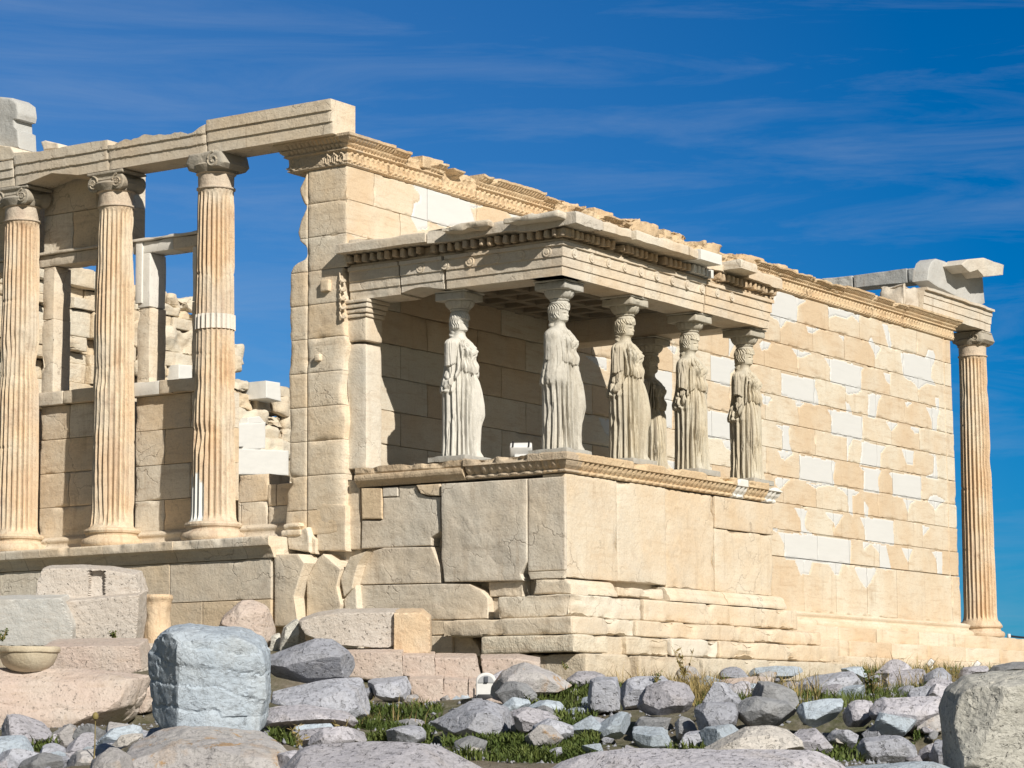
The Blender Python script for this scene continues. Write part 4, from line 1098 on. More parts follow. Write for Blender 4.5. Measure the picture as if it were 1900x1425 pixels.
# ================================================================== STATUES
def smooth_interp(x, xs, ys):
    xs, ys = np.array(xs, float), np.array(ys, float)
    y = np.interp(x, xs, ys)
    k = np.array([1, 2, 3, 4, 3, 2, 1.]); k /= k.sum()
    return np.convolve(np.pad(y, 3, mode='edge'), k, 'valid')
def circ_ray(cx, cf, r, s, c):
    """distance along direction (s,c) to the far side of a circle centred at (cx, cf); 0 if missed"""
    b = cx*s+cf*c; q = b*b-(cx*cx+cf*cf-r*r)
    return np.where((q > 0) & (b > 0), b+np.sqrt(np.maximum(q, 0)), 0)
def caryatid(seed, armR, armL, erode=0., hair=1.):
    nzz, nth = 300, 320
    z = np.concatenate([np.linspace(0, 1.6, 190), np.linspace(1.606, 2.06, 110)])
    th = np.linspace(-math.pi, math.pi, nth, endpoint=False)
    TH, Z = np.meshgrid(th, z, indexing='ij')
    s, c = np.sin(TH), np.cos(TH)          # s: her left, c: front
    zz = [0, .04, .30, .60, .90, 1.05, 1.17, 1.28, 1.40, 1.49, 1.545, 1.585, 1.62, 1.66, 1.70, 1.735, 1.752, 1.78, 1.82, 1.86, 1.90, 1.94, 1.98, 2.02, 2.06]
    sd = [.262, .265, .250, .245, .250, .245, .222, .215, .225, .238, .228, .180, .110, .082, .078, .080, .086, .092, .098, .104, .112, .118, .118, .112, .105]
    fr = [.225, .235, .220, .205, .200, .190, .172, .168, .168, .150, .125, .105, .088, .076, .074, .086, .116, .124, .122, .120, .124, .130, .130, .124, .112]
    bk = [.215, .220, .210, .210, .210, .205, .185, .175, .175, .165, .155, .145, .135, .128, .126, .126, .130, .136, .140, .142, .142, .140, .136, .126, .112]
    a = smooth_interp(z, zz, sd)[None]; bf = smooth_interp(z, zz, fr)[None]; bb = smooth_interp(z, zz, bk)[None]
    b = np.where(c > 0, bf, bb)
    r = 1/np.sqrt((s/a)**2+(c/b)**2)
    P = np.stack([r*s*3, r*c*3, Z*1.2+seed], -1)
    n = fbm(P*1.5, 3, seed); nf = fbm(P*6, 3, seed+4); nl = fbm(np.stack([TH*1.7, Z*.7, Z*0+seed], -1), 3, seed+7)
    # free (left) leg
    tk = .52
    A = smooth_interp(z, [0, .10, .2, .4, .58, .72, .9, 1.05, 1.2, 2.1], [.035, .02, .03, .06, .105, .10, .075, .045, .0, .0])[None]
    leg = np.exp(-((TH-tk)/.44)**2)
    r = r+A*leg
    body = sstep(1.62, 1.56, Z)
    skirt_top = 1.165-.27*sstep(.75, 1.7, np.abs(TH))-.02*np.cos(TH*3)+.012*np.sin(TH*11+seed)
    below = sstep(.004, -.004, Z-skirt_top)
    # skirt flutes
    m = np.clip(1-.85*np.exp(-((TH-tk)/.42)**2), 0, 1)
    warp = .35*nl+.05*np.sin(Z*5+TH*3)
    w = (TH*21/2+warp*3)
    g = 1-np.abs(np.sin(w))
    amp = (.050+.016*nl)*np.clip(.55+.45*sstep(1.2, .3, Z), 0, 1)
    gv = np.clip((g-.30)/.35, 0, 1)
    dpt = .55+.45*np.sin(TH*5.3+seed)*np.sin(Z*4+seed)
    r = r-below*body*m*amp*(.55*g+.85*gv*dpt)
    r = r+below*body*m*.010*np.sin(w*2)
    # curved folds pulled over the bent leg
    cf = 1-np.abs(np.sin(4.2*(TH-tk)-5.2*Z*np.sign(TH-tk-.001)+1.0))
    r = r-below*body*leg*sstep(.95, .45, Z)*.018*cf**2
    r = r-below*body*leg*.020*np.exp(-((TH-tk-.42+.25*(Z-.6))/.07)**2)
    r = r-below*body*.026*np.exp(-((TH-tk+.50-.2*(Z-.6))/.07)**2)*sstep(1.1, .9, Z)
    # toes under the hem
    r = r+.035*np.exp(-((Z-.0)/.05)**2)*(np.exp(-((TH-tk)/.2)**2)+.5*np.exp(-((TH+.5)/.2)**2))
    # overfold and pouch
    above = (1-below)*body
    dz = Z-skirt_top
    r = r+above*(.030*np.exp(-np.clip(dz, 0, 9)/.30))
    r = r+above*.034*np.exp(-((dz-.06)/.055)**2)*(1-.55*sstep(1.0, 1.8, np.abs(TH)))
    r = r-above*.024*np.clip((1-np.abs(np.sin(TH*12+nl*4))-.3)/.5, 0, 1)*np.exp(-dz/.16)
    # torso folds
    tf = 1-np.abs(np.sin(TH*9+nl*5+.8*np.sin(Z*9)))
    side = sstep(.35, .9, np.abs(TH))
    r = r-above*(.018+.030*side)*(.5*tf+.8*np.clip((tf-.35)/.3, 0, 1))*sstep(1.56, 1.45, Z)
    vee = 1-np.abs(np.sin((Z-.22*np.abs(TH)**1.3)*36))
    r = r-above*.026*np.clip((vee-.3)/.5, 0, 1)*np.exp(-(TH/.5)**2)*sstep(1.25, 1.35, Z)
    for q in (-.45, .45):
        r = r+.058*np.exp(-((TH-q)/.30)**2-((Z-1.405)/.070)**2)
    # drapery hanging from the arm on each side
    for q, sg in ((-1.62, -1), (1.62, 1)):
        hang = np.exp(-((TH-q)/.42)**2)*sstep(.86, .90, Z)*sstep(1.30, 1.05, Z)
        sw = 1-np.abs(np.sin(24*(Z+.42*((TH-q)/.5)**2*-.5)))
        r = r+hang*(.028-.030*sw**2)
    # arms: upper arm stumps
    for sg, zbk in ((-1, armR), (1, armL)):
        tilt = .03*(1.5-Z)
        ra = .080-.012*np.clip((1.52-Z)/.4, 0, 1)
        top = np.sqrt(np.clip(1-np.clip((Z-1.50)/.085, 0, 1)**2, 0, 1))
        hit = circ_ray(sg*(.214+tilt), .005, 1e-6+ra*top, s, c)
        on = (Z > zbk+.03*np.sin(TH*5)) & (Z < 1.585)
        r = np.where(on, np.maximum(r, hit), r)
        if zbk > 1.18:                       # scar of the lost forearm along the drapery
            h2 = circ_ray(sg*.215, .02, .040+0*Z, s, c)
            r = np.where((Z < zbk) & (Z > .98), np.maximum(r, h2-.012*np.abs(nf)), r)
    # head
    hd = sstep(1.73, 1.76, Z)
    f0 = lambda q, w: np.exp(-((TH-q)/w)**2)
    r = r+hd*.026*f0(0, .11)*np.interp(Z, [1.808, 1.816, 1.830, 1.872, 1.89], [0, .9, 1., .35, 0])
    r = r+hd*.010*f0(0, .26)*np.exp(-((Z-1.795)/.006)**2)+hd*.010*f0(0, .24)*np.exp(-((Z-1.780)/.006)**2)
    r = r+hd*.010*f0(0, .25)*np.exp(-((Z-1.758)/.012)**2)
    for q in (-.36, .36):
        r = r-hd*.017*f0(q, .17)*np.exp(-((Z-1.866)/.013)**2)+hd*.008*f0(q, .10)*np.exp(-((Z-1.864)/.006)**2)
        r = r+hd*.007*f0(q, .25)*np.exp(-((Z-1.885)/.006)**2)
    hair_m = np.clip(np.maximum(sstep(1.935, 1.955, Z+.015*np.cos(TH*2)), sstep(.92, 1.08, np.abs(TH))*sstep(1.76, 1.80, Z)), 0, 1)
    wav = np.sin(TH*22+3*np.sin(Z*38+seed)+4*nf)*.5+nf*.9
    r = r+hair_m*(.016+.012*wav*hair)
    # hair down the back and locks over the shoulders
    hb = circ_ray(0*TH, -.075, .082-.02*np.clip((1.6-Z)/.3, 0, 1), s, c)
    r = np.where((Z > 1.36) & (Z < 1.84) & (np.abs(TH) > 1.5), np.maximum(r, hb+.007*np.sin(Z*70+TH*6+3*nf)*hair), r)
    for q in (-1, 1):
        hl = circ_ray(q*(.10+.03*np.clip((1.60-Z)/.12, 0, 1)), .06+.08*np.clip((1.60-Z)/.12, 0, 1), .026+0*Z, s, c)
        r = np.where((Z > 1.42) & (Z < 1.605), np.maximum(r, hl+.003*np.sin(Z*90)), r)
    # irregular small folds of thin cloth
    rf = 1-np.abs(fbm(np.stack([TH*7, Z*1.1, Z*0+seed*3], -1), 3, seed+21))*3
    r = r-body*.016*np.clip((rf-.45)/.4, 0, 1)*np.where(np.abs(TH) < 2.6, 1, .4)
    # weathering
    r = r+.004*nf*(.4+erode)
    if erode > 0:
        er = np.clip(erode*np.exp(-((TH+1.3)/.9)**2)*sstep(.8, .95, Z)*sstep(1.72, 1.6, Z), 0, 1)
        sm = 1/np.sqrt((s/(a+.045))**2+(c/(b+.02))**2)
        r = r*(1-er)+er*(sm+.028*fbm(P*2.6, 4, seed+9))
    Z = np.interp(Z, [0, 1.165, 1.28, 1.405, 1.545, 1.585, 1.62, 1.70, 1.75, 2.06], [0, 1.185, 1.33, 1.485, 1.605, 1.65, 1.685, 1.745, 1.78, 2.03])
    r = r*np.interp(Z, [0, 1.1, 1.62, 1.72, 1.78, 2.03], [1.09, 1.11, 1.10, 1.02, 1.02, 1.0])
    X = r*s; Y = -r*c
    mb = MB(); n0 = nth*nzz
    t = np.zeros(TH.shape+(3,)); t[..., 1] = .5+.5*n; t[..., 2] = .25*np.clip(nl+.3, 0, 1)
    V = np.stack([X, Y, Z], -1).reshape(-1, 3)
    f = grid_faces(nth, nzz, closed=True)
    return V, f, t.reshape(-1, 3)
M_STAT2 = marble('statue_stone_warm', (.60, .52, .38), (.62, .58, .48), grey=(.42, .41, .38), gr_amt=.5, st_amt=.5, stain_amt=.5, stain=(.30, .25, .18), streak=(.38, .29, .20), vein=(4, 4, .9), bump=.4, runoff=.8)
def statue(x, y, mirror, seed, armR, armL, erode, label, mat, zt=4.248, pale=0.):
    PT = 1.925
    root = empty('caryatid_statue', (x, y, 1.85))
    tag(root, label, 'statue', 'draped statues of women carrying the porch roof')
    V, f, t = caryatid(seed, armR, armL, erode)
    V = V.copy(); t = t.copy(); t[:, 0] = pale
    if mirror: V[:, 0] *= -1; f = f[:, ::-1]
    V[:, 2] += PT-1.85
    mb = MB(); mb.add(V, f, tone=t)
    o = mb.build('draped_figure', mat, root, angle=50)
    mb = MB(); h = 2.025+PT-1.85
    n, m = 72, 16
    prof = np.array([(.05, -.04), (.112, -.035), (.128, -.02), (.132, 0), (.122, .018), (.118, .025), (.132, .032), (.138, .045), (.128, .058), (.15, .065), (.18, .095), (.20, .135), (.205, .16), (.19, .175), (.05, .176)])
    th = np.linspace(0, 2*math.pi, n, endpoint=False)
    TH, K = np.meshgrid(th, np.arange(len(prof)), indexing='ij')
    rr = prof[K, 0]*(1+np.where((K >= 9) & (K <= 12), .09*(np.abs(np.sin(TH*8))-.6), 0)); hh = prof[K, 1]
    P = np.stack([rr*np.cos(TH), rr*np.sin(TH), h+hh], -1)
    P = P+.006*fbm(P*9+seed, 3, seed)[..., None]
    mb.add(P.reshape(-1, 3), grid_faces(n, len(prof), closed=True), tone=(0, .4, .3))
    zt_ = zt-1.85
    cap = mb.build('capital', mat, root)
    mb = MB()
    rbox(mb, (-.245, -.245, h+.165), (.245, .245, zt_-.028), .012, .05, .005, 5, .025, 5, seed=seed, tone=(0, .5, .35))
    rbox(mb, (-.258, -.258, zt_-.026), (.258, .258, zt_-.002), .008, .06, .003, 5, .02, 5, seed=seed+2, tone=(.3, .6, .2))
    o2 = mb.build('abacus', mat, root)
    mb = MB(); rbox(mb, (-.33, -.30, 0), (.33, .33, PT-1.85+.01), .008, .06, .003, 5, .015, 5, seed=seed, tone=(.0, .5, .75))
    mb.build('plinth', mat, root)
    return root
statue(.47, -1.62, False, 11, 1.25, 1.2, .0, 'pale statue at the back of the porch next to the pilaster, arm cut off cleanly', M_STATUE, pale=.4)
statue(.55, -3.22, False, 12, 1.22, 1.2, .9, 'corner statue beside the floodlight, its shoulder and arm eaten away', M_STATUE)
statue(2.22, -3.26, False, 13, 1.22, 1.1, .0, 'statue with wavy hair behind the ear, full skirt, right of the corner statue', M_STAT2)
statue(4.06, -3.26, True, 14, 1.20, 1.15, .1, 'statue with bent knee towards us on a stepped white plinth', M_STAT2)
statue(5.82, -3.22, True, 15, 1.20, 1.22, .0, 'rightmost statue, in front of the white patched wall, below the cornice end', M_STAT2)
statue(5.72, -1.60, True, 16, 1.2, 1.2, .2, 'statue mostly hidden behind the wavy haired one, dark above and sunlit below', M_STAT2)

# ================================================================== RUBBLE WALL seen through the openings
rub = empty('rubble_wall', (9, 10.6, -1))
tag(rub, 'rough broken inner wall of big chipped blocks seen through the openings behind the columns', 'wall')
prof = [onY(10.6, *q) for q in [(-60,470),(0,478),(105,492),(185,505),(285,535),(345,548),(362,560),(400,600),(436,650),(452,690),(490,702),(540,712),(620,715)]]
px_ = [q[0] for q in prof]; pz_ = [q[1] for q in prof]
k = 0; z = 1.6; rr_ = random.Random(3)
while z < 7.:
    h = rr_.choice([.22, .28, .36, .49, .30]); x = 2.2+rr_.random()
    while x < 14:
        w = rr_.uniform(.3, 1.5); top = float(np.interp(x+w/2, px_, pz_))
        if z+h*.5 < top:
            z1 = min(z+h-.01, top+.05); rec = rr_.uniform(-.12, .18); big = x > 7.0 and rr_.random() < .8
            mb = MB(); hb = max(.1, z1-z)
            rbox(mb, (x+.01, 10.6+rec, z), (x+w-.01, 11.2, z+hb), .05 if big else .015, .05, .13 if big else .02, 2.6, .15 if big else .05, 2.4, seed=k, tone=(0, rr_.random(), .05))
            o = mb.build('stone_block', M_RUB, rub); o.matrix_parent_inverse = Matrix.Translation(-rub.location)
            k += 1
        x += w
    z += h
for p, s in [([(438,786),(493,783),(493,832),(452,835),(452,829),(438,829)], 1), ([(440,832),(536,836),(536,882),(440,880)], 2), ([(332,676),(357,678),(357,703),(332,703)], 3), ([(494,706),(520,710),(522,745),(494,738)], 4), ([(460,775),(482,772),(492,784),(460,786)], 5), ([(438,655),(450,660),(452,690),(438,692)], 6)]:
    mb = MB(); poly_stone(mb, [onY(10.3, *q) for q in p], (0, 10.3, 0), E_, Zv, S_, .6, r=.015 if s != 6 else .1, rough=.006, front=.006, seed=s, tone=(0 if s == 6 else 1, .5, 0))
    o = mb.build('stone_block', M_RUB, rub); o.matrix_parent_inverse = Matrix.Translation(-rub.location)
    if s in (1, 2): tag(o, 'smooth bright white new block')

# ================================================================== GROUND STONES
ROCKG = 'loose stones and boulders lying in front of the temple'
CTRL = []
_ico = {}
def ico(n):
    if n not in _ico:
        bm = bmesh.new(); bmesh.ops.create_icosphere(bm, subdivisions=n, radius=1)
        _ico[n] = (np.array([v.co[:] for v in bm.verts]), np.array([[v.index for v in f.verts] for f in bm.faces])); bm.free()
    return _ico[n]
def hull(pts):
    p = sorted(map(tuple, pts)); 
    def half(q):
        h = []
        for a in q:
            while len(h) > 1 and (h[-1][0]-h[-2][0])*(a[1]-h[-2][1])-(h[-1][1]-h[-2][1])*(a[0]-h[-2][0]) <= 0: h.pop()
            h.append(a)
        return h[:-1]
    return half(p)+half(p[::-1])
def rock(label, poly, depth, mat, thick=None, chips=14, pw=220, rough=.036, tilt=.3, rest=True, cat='boulder', name='boulder', seed=None, fine=.013, block=False, strata=0., group=ROCKG, facets=(), slot=None, grow=1.05, res=None):
    """solid stone: half spaces through the outline (each leaning front and back), front facets, then two sizes of chips"""
    sd = seed if seed is not None else int(sum(q[0]*3+q[1]*7 for q in poly)) % 9973
    r_ = random.Random(sd)
    P2 = np.array([((x-950)*depth/FPX, (712.5-y)*depth/FPX) for x, y in poly])
    c2 = (P2.max(0)+P2.min(0))/2; H = (np.array(hull(P2))-c2)*(grow if block else 1.10)
    size = np.ptp(H, axis=0); sc = float(size.max())
    th = (thick if thick else .42*float(size.min())+.16*sc)
    N, O = [], []
    m = len(H)
    for i in range(m):
        a, b = H[i], H[(i+1) % m]; e = b-a
        if np.hypot(*e) < .04*sc: continue
        nn = np.array([e[1], -e[0]])/np.hypot(*e); off = float(nn@a)
        for sg in (1, -1):
            t = r_.uniform(.02, tilt)*(.5 if block else 1.5)
            N.append(np.array([nn[0]*math.cos(t), nn[1]*math.cos(t), sg*math.sin(t)])); O.append(off*math.cos(t))
    N.append(np.array([0, 0, -1.])); O.append(th); N.append(np.array([0, 0, 1.])); O.append(th)
    S = np.array([size[0]/2, size[1]/2, th]); mn = min(float(size.min()), 2*th)
    d0 = ico(4)[0]*S; d0 = d0/np.linalg.norm(d0, axis=1, keepdims=True)
    P0 = d0/np.max(np.clip(d0@np.array(N).T, 1e-9, None)/np.array(O), axis=1)[:, None]
    hs = lambda n: float((P0@n).max())                      # support of the uncut body
    for q in range(4 if not block else 1):
        v = np.array([r_.uniform(-.8, .7), r_.uniform(-.5, .9), 1.]) if not block else np.array([r_.uniform(-.10, .10), r_.uniform(0, .15), 1.])
        v /= np.linalg.norm(v); N.append(v); O.append(hs(v)-mn*(r_.uniform(.08, .30) if not block else r_.uniform(.0, .05)))
    for v, f in facets:
        v = np.array(v, float); v /= np.linalg.norm(v); N.append(v); O.append(hs(v)*f)
    def chip(n, c0, c1):
        for q in range(n):
            v = np.array([r_.gauss(0, 1), r_.gauss(0, 1), abs(r_.gauss(0, 1))]); v /= np.linalg.norm(v)
            N.append(v); O.append(hs(v)-mn*r_.uniform(c0, c1))
    chip(chips*2//3, *((.10, .30) if not block else (.02, .06)))
    chip(chips*3, *((.04, .13) if not block else (.0, .03)))
    N = np.array(N); O = np.maximum(np.array(O), .04*sc)
    V, F = ico(res if res else (6 if max(size)*FPX/depth > 110 else 5))
    d = V*S; d /= np.linalg.norm(d, axis=1, keepdims=True)
    q = np.clip(d@N.T, 0, None)/O
    qm = q.max(1, keepdims=True)
    r = 1/(qm[:, 0]*((q/qm)**pw).sum(1)**(1/pw))
    p = d*r[:, None]
    k = 1/sc
    n1 = fbm(p*k*2.3+sd, 5, sd, .55); n2 = fbm(p*k*11+sd, 4, sd+5, .65)
    rid = 1-np.abs(fbm(p*k*3.1+sd*2, 4, sd+9))*2.2
    cell = p*k*5+.5*n1[:, None]
    hc = _hash(np.floor(cell[:, 0]), np.floor(cell[:, 1]), np.floor(cell[:, 2]), sd)-.5
    r = r*(1+rough*n1+fine*1.8*n2+(0 if block else .018)*hc)-rough*.7*sc*np.clip(rid-.80, 0, 1)
    if strata:
        lay = p[:, 1]*k*5.5+.7*n1+p[:, 0]*k*.8
        fr = lay-np.floor(lay); st = _hash(np.floor(lay), np.floor(p[:, 0]*k*2.6+n1), np.floor(p[:, 2]*k*2.2), sd)-.5
        r = r*(1+strata*st*np.clip(np.minimum(fr, 1-fr)*9, 0, 1))-strata*.25*sc*np.exp(-(np.minimum(fr, 1-fr)/.05)**2)
    p = d*r[:, None]
    cen = at(depth, 950, 712.5)+R_*c2[0]+U_*c2[1]
    if slot:
        X0, X1 = sorted(((slot[0]-950)*depth/FPX-c2[0], (slot[2]-950)*depth/FPX-c2[0])); Y0, Y1 = sorted(((712.5-slot[1])*depth/FPX-c2[1], (712.5-slot[3])*depth/FPX-c2[1]))
        ins = (p[:, 0] > X0) & (p[:, 0] < X1) & (p[:, 1] > Y0) & (p[:, 1] < Y1) & (p[:, 2] > 0)
        p[ins, 2] -= slot[4]*(.35+.65*np.clip((p[ins, 1]-Y0)/(Y1-Y0), 0, 1))
    W = cen+p[:, :1]*R_+p[:, 1:2]*U_-p[:, 2:]*D_
    base = np.array([cen[0], cen[1], W[:, 2].min()])
    mb = MB(); mb.add(W-base, None, F)
    o = mb.build(name, mat, None, angle=22)
    o.location = base
    tag(o, label, cat, group)
    if rest:
        wdt = .35*size[0]
        for s in (-1, 0, 1): CTRL.append((base[0]+R_[0]*s*wdt, base[1]+R_[1]*s*wdt, base[2]+.10*size[1]))
    return o

# --- left heap
rock('white pitted block with a dark slot, topmost of the left heap', [(76,1108),(82,1075),(90,1052),(147,1051),(200,1054),(254,1063),(266,1100),(256,1113),(150,1114)], 34.2, M_PITTED, .35, 0, 160, .010, .06, False, 'stone block', 'stone_block', block=True, slot=(174, 1056, 201, 1112, .10))
rock('dark grey weathered slab with a carved edge at the left frame side', [(-60,1112),(0,1110),(118,1107),(128,1130),(140,1160),(138,1188),(100,1192),(-60,1192)], 33.6, M_GREY, .35, 0, 160, .010, .06, False, 'stone block', 'stone_block', block=True)
rock('pinkish porous block under the slotted white block', [(124,1112),(200,1108),(263,1100),(262,1150),(256,1190),(142,1191),(138,1168)], 33.9, M_PITTED, .4, 0, 160, .010, .06, False, 'stone block', 'stone_block', block=True)
rock('pink slab right behind the marble basin', [(95,1193),(200,1191),(263,1192),(272,1235),(240,1244),(95,1246)], 32.2, M_PINK, .5, 0, 160, .010, .06, False, 'stone block', 'stone_block', block=True)
rock('huge pink pitted slab below the marble basin', [(-70,1245),(60,1246),(262,1243),(284,1265),(265,1300),(240,1335),(205,1354),(100,1362),(-70,1368)], 30.6, M_PINK, .6, 8, 70, .03, .25, True, 'stone block', 'stone_block', strata=.03)
rock('small pink stone wedged between the huge pink slab and the blue boulder', [(250,1268),(290,1255),(300,1300),(285,1322),(252,1326)], 31.2, M_PINK, .3, 6)
rock('broken pink cone shaped stone standing before the basement wall', [(405,1176),(420,1140),(440,1116),(460,1111),(488,1122),(506,1150),(515,1172),(500,1202),(440,1205)], 34.0, M_PINK, .35, 16, 70, .05)
rock('thin pale green upright splinter of stone beside the pink cone', [(518,1208),(526,1165),(545,1141),(560,1160),(567,1188),(556,1208)], 33.6, R_OLIVE, .15, 8, 220, .04)
rock('small brown stone between the pink cone and the upright splinter', [(500,1210),(505,1180),(518,1172),(524,1205)], 33.9, R_OLIVE, .12, 5)
rock('large pale blue boulder with fractured faces, biggest in the foreground', [(280,1215),(291,1188),(310,1174),(345,1167),(440,1176),(478,1194),(490,1225),(493,1290),(484,1345),(455,1370),(380,1369),(315,1352),(292,1322),(284,1262)], 22.15, R_BLUE, .48, 5, 160, .03, .08, True, strata=.05, fine=.010, block=True, facets=[((-.82, .0, .57), .66), ((.45, .0, .89), .72), ((.05, .9, .42), .90)])
rock('sloping broken pale rock under the large blue boulder', [(180,1500),(205,1408),(250,1372),(320,1356),(450,1366),(505,1370),(545,1408),(560,1500)], 21.2, R_STAIN, .5, 20, 220, .04, .2, False, strata=.06)
rock('tilted brown stained stone left of the sloping rock', [(165,1460),(172,1412),(205,1388),(238,1396),(250,1460)], 20.6, R_STAIN, .3, 14, rest=False)
rock('pale stone filling the gap right of the sloping rock', [(500,1460),(512,1402),(545,1388),(580,1400),(590,1460)], 20.9, R_LILAC, .3, 12, rest=False)
rock('flat bluish stone under the front edge of the large boulder', [(430,1395),(445,1368),(500,1362),(530,1378),(520,1402)], 22.6, R_BLUE, .25, 10, rest=False)
rock('grey stone under the left edge of the large boulder', [(265,1382),(280,1352),(330,1346),(350,1366),(320,1386)], 22.9, R_GREY, .25, 10, rest=False)
rock('grey white stone in the bottom left corner', [(-30,1372),(0,1368),(40,1367),(62,1398),(58,1440),(-30,1440)], 24.2, R_BLUE, .3, 14)
rock('angular pinkish stone behind the dry stalk', [(118,1388),(150,1362),(173,1362),(182,1388),(160,1410),(120,1408)], 25.0, R_LILAC, .2, 14)
rock('brown lichened stone at the foot of the dry stalk', [(108,1440),(120,1412),(145,1390),(195,1392),(212,1412),(205,1440)], 23.2, R_STAIN, .25, 14)
rock('small white chip of stone left of the sloping rock', [(203,1390),(225,1366),(262,1360),(262,1378),(235,1402),(208,1405)], 24.0, R_PALE, .15, 10)
rock('small white stone in shade below the huge pink slab', [(60,1420),(75,1385),(110,1380),(118,1410),(100,1432),(66,1436)], 24.6, R_GREY, .2, 12)
# --- middle
rock('long white pitted block ending in a honey coloured square face', [(560,1150),(590,1140),(628,1134),(736,1133),(736,1196),(690,1196),(628,1192),(575,1176)], 33.3, M_PITTED, .32, 2, 160, .010, .06, False, 'stone block', 'stone_block', block=True)
rock('honey coloured square marble block with a small lifting boss', [(734,1134),(783,1133),(798,1145),(799,1206),(764,1209),(733,1204)], 33.25, M_COL, .34, 0, 160, .010, .06, False, 'stone block', 'stone_block', block=True)
for lb, p, d in [('pink ashlar at the left end of the low wall under the long white block', [(640,1208),(746,1206),(752,1252),(700,1256),(648,1254)], 32.9), ('narrow pink ashlar second from left in the low wall', [(748,1212),(806,1213),(810,1252),(762,1253),(750,1250)], 32.9), ('wide pink ashlar in the middle of the low wall', [(809,1216),(882,1217),(893,1256),(815,1256),(808,1248)], 32.9), ('dark pink porous ashlar at the right end of the low wall', [(894,1218),(960,1217),(1000,1224),(1000,1256),(900,1257)], 33.0),
               ('pink ashlar in the lower course right of the grey boulder', [(760,1256),(822,1255),(824,1300),(780,1301),(768,1290)], 32.5), ('pale ashlar in the lower course beside the white lamp', [(825,1257),(868,1259),(868,1297),(840,1301),(822,1298)], 32.5), ('small ashlar of the lower course against the white lamp', [(870,1259),(891,1259),(891,1297),(870,1297)], 32.5), ('pink stone below the lower course', [(790,1301),(880,1299),(890,1318),(800,1322)], 32.2)]:
    rock(lb, p, d, M_PINK, .3, 3, 160, .010, .06, True, 'stone block', 'stone_block', block=True, group='pink ashlars of the low ruined wall')
rock('blue grey boulder on top of the stacked pair right of the large blue one', [(493,1222),(548,1204),(587,1187),(619,1190),(640,1206),(662,1244),(649,1258),(512,1272),(498,1255)], 28.2, R_GREY, .4, 10, rest=False)
rock('blue grey boulder underneath in the stacked pair', [(505,1284),(560,1270),(667,1256),(682,1268),(692,1320),(662,1332),(620,1306),(512,1306)], 27.8, R_GREY, .42, 10)
rock('broad low lilac boulder in front of the stacked pair', [(488,1318),(540,1308),(613,1306),(643,1320),(664,1346),(620,1362),(498,1366)], 26.6, R_LILAC, .4, 10)
rock('flat lilac rock with twigs growing around it', [(500,1382),(540,1360),(600,1350),(652,1354),(680,1376),(622,1394),(520,1396)], 25.0, R_LILAC, .4, 10)
rock('wide flat pale slab at the bottom edge left of centre', [(525,1446),(570,1393),(620,1382),(694,1377),(760,1381),(828,1388),(880,1412),(930,1480),(510,1480)], 19.4, R_LILAC, .5, 10, 220, .03)
rock('grey boulder half in front of the pink ashlars', [(678,1272),(690,1250),(722,1247),(755,1248),(767,1272),(757,1298),(735,1306),(692,1292)], 31.2, R_GREY, .3, 10)
rock('small pinkish stone in the grass under the grey boulder', [(770,1326),(785,1306),(802,1301),(813,1306),(812,1330),(780,1332)], 30.0, R_LILAC, .18)
rock('low white stone in the grass left of the reddish one', [(658,1338),(690,1333),(716,1336),(722,1350),(700,1364),(664,1360)], 28.0, R_PALE, .2)
rock('low reddish stone in the grass', [(726,1348),(745,1343),(785,1343),(793,1358),(768,1372),(732,1366)], 27.6, R_STAIN, .2)
rock('big grey white rock in the grass at the centre', [(790,1348),(828,1326),(852,1310),(878,1297),(930,1306),(948,1319),(957,1358),(947,1378),(915,1386),(873,1370),(808,1360)], 26.2, R_GREY, .4, 16, 220, .05)
rock('rounded grey stone leaning on the big rock at the centre', [(946,1316),(962,1311),(1013,1321),(1017,1342),(978,1361),(956,1356)], 25.8, R_LILAC, .25)
rock('small crumbling pale stone below the rounded grey one', [(962,1402),(972,1368),(1003,1355),(1006,1378),(996,1402)], 25.4, R_PALE, .2)
rock('tiny pale stone near the bottom edge in the grass', [(862,1395),(875,1383),(893,1388),(897,1405),(870,1410)], 23.0, R_PALE, .12)
rock('boulder with an orange lichen patch beside the white lamp', [(905,1292),(912,1272),(930,1248),(952,1234),(985,1230),(1010,1238),(1030,1260),(1060,1272),(1067,1288),(1040,1292)], 29.6, R_STAIN, .35, 10)
rock('flat pinkish stone below the orange stained boulder', [(898,1300),(930,1290),(985,1288),(992,1300),(950,1308)], 29.0, M_PINK, .2)
rock('low blue stone in the grass right of the flat pinkish one', [(972,1312),(1000,1298),(1040,1303),(1053,1318),(1020,1328),(985,1322)], 28.0, R_BLUE, .2)
rock('dark blue stone between the low blue stone and the grey cube', [(1040,1330),(1060,1312),(1088,1304),(1092,1322),(1070,1336)], 27.6, R_BLUE, .18)
rock('small pale stone near the base of the porch steps', [(1050,1262),(1075,1245),(1100,1246),(1125,1255),(1118,1270),(1070,1274)], 30.5, R_LILAC, .2)
rock('cube shaped dark grey stone', [(1091,1300),(1097,1262),(1110,1257),(1145,1257),(1150,1280),(1148,1318),(1102,1322)], 27.6, R_GREY, .22, 6, block=True)
rock('grey boulder behind the large oval one', [(1148,1270),(1180,1256),(1225,1254),(1245,1270),(1200,1322),(1150,1320)], 28.0, R_GREY, .25)
rock('large pale oval boulder on top of the stone bank', [(1179,1306),(1188,1282),(1215,1270),(1242,1265),(1284,1274),(1291,1298),(1266,1324),(1218,1328),(1190,1318)], 26.4, R_LILAC, .3, 8, rest=False)
rock('light blue stone in shade left of the oval boulder', [(1098,1372),(1110,1348),(1128,1330),(1152,1322),(1174,1326),(1172,1348),(1152,1374)], 25.8, R_BLUE, .25, 12)
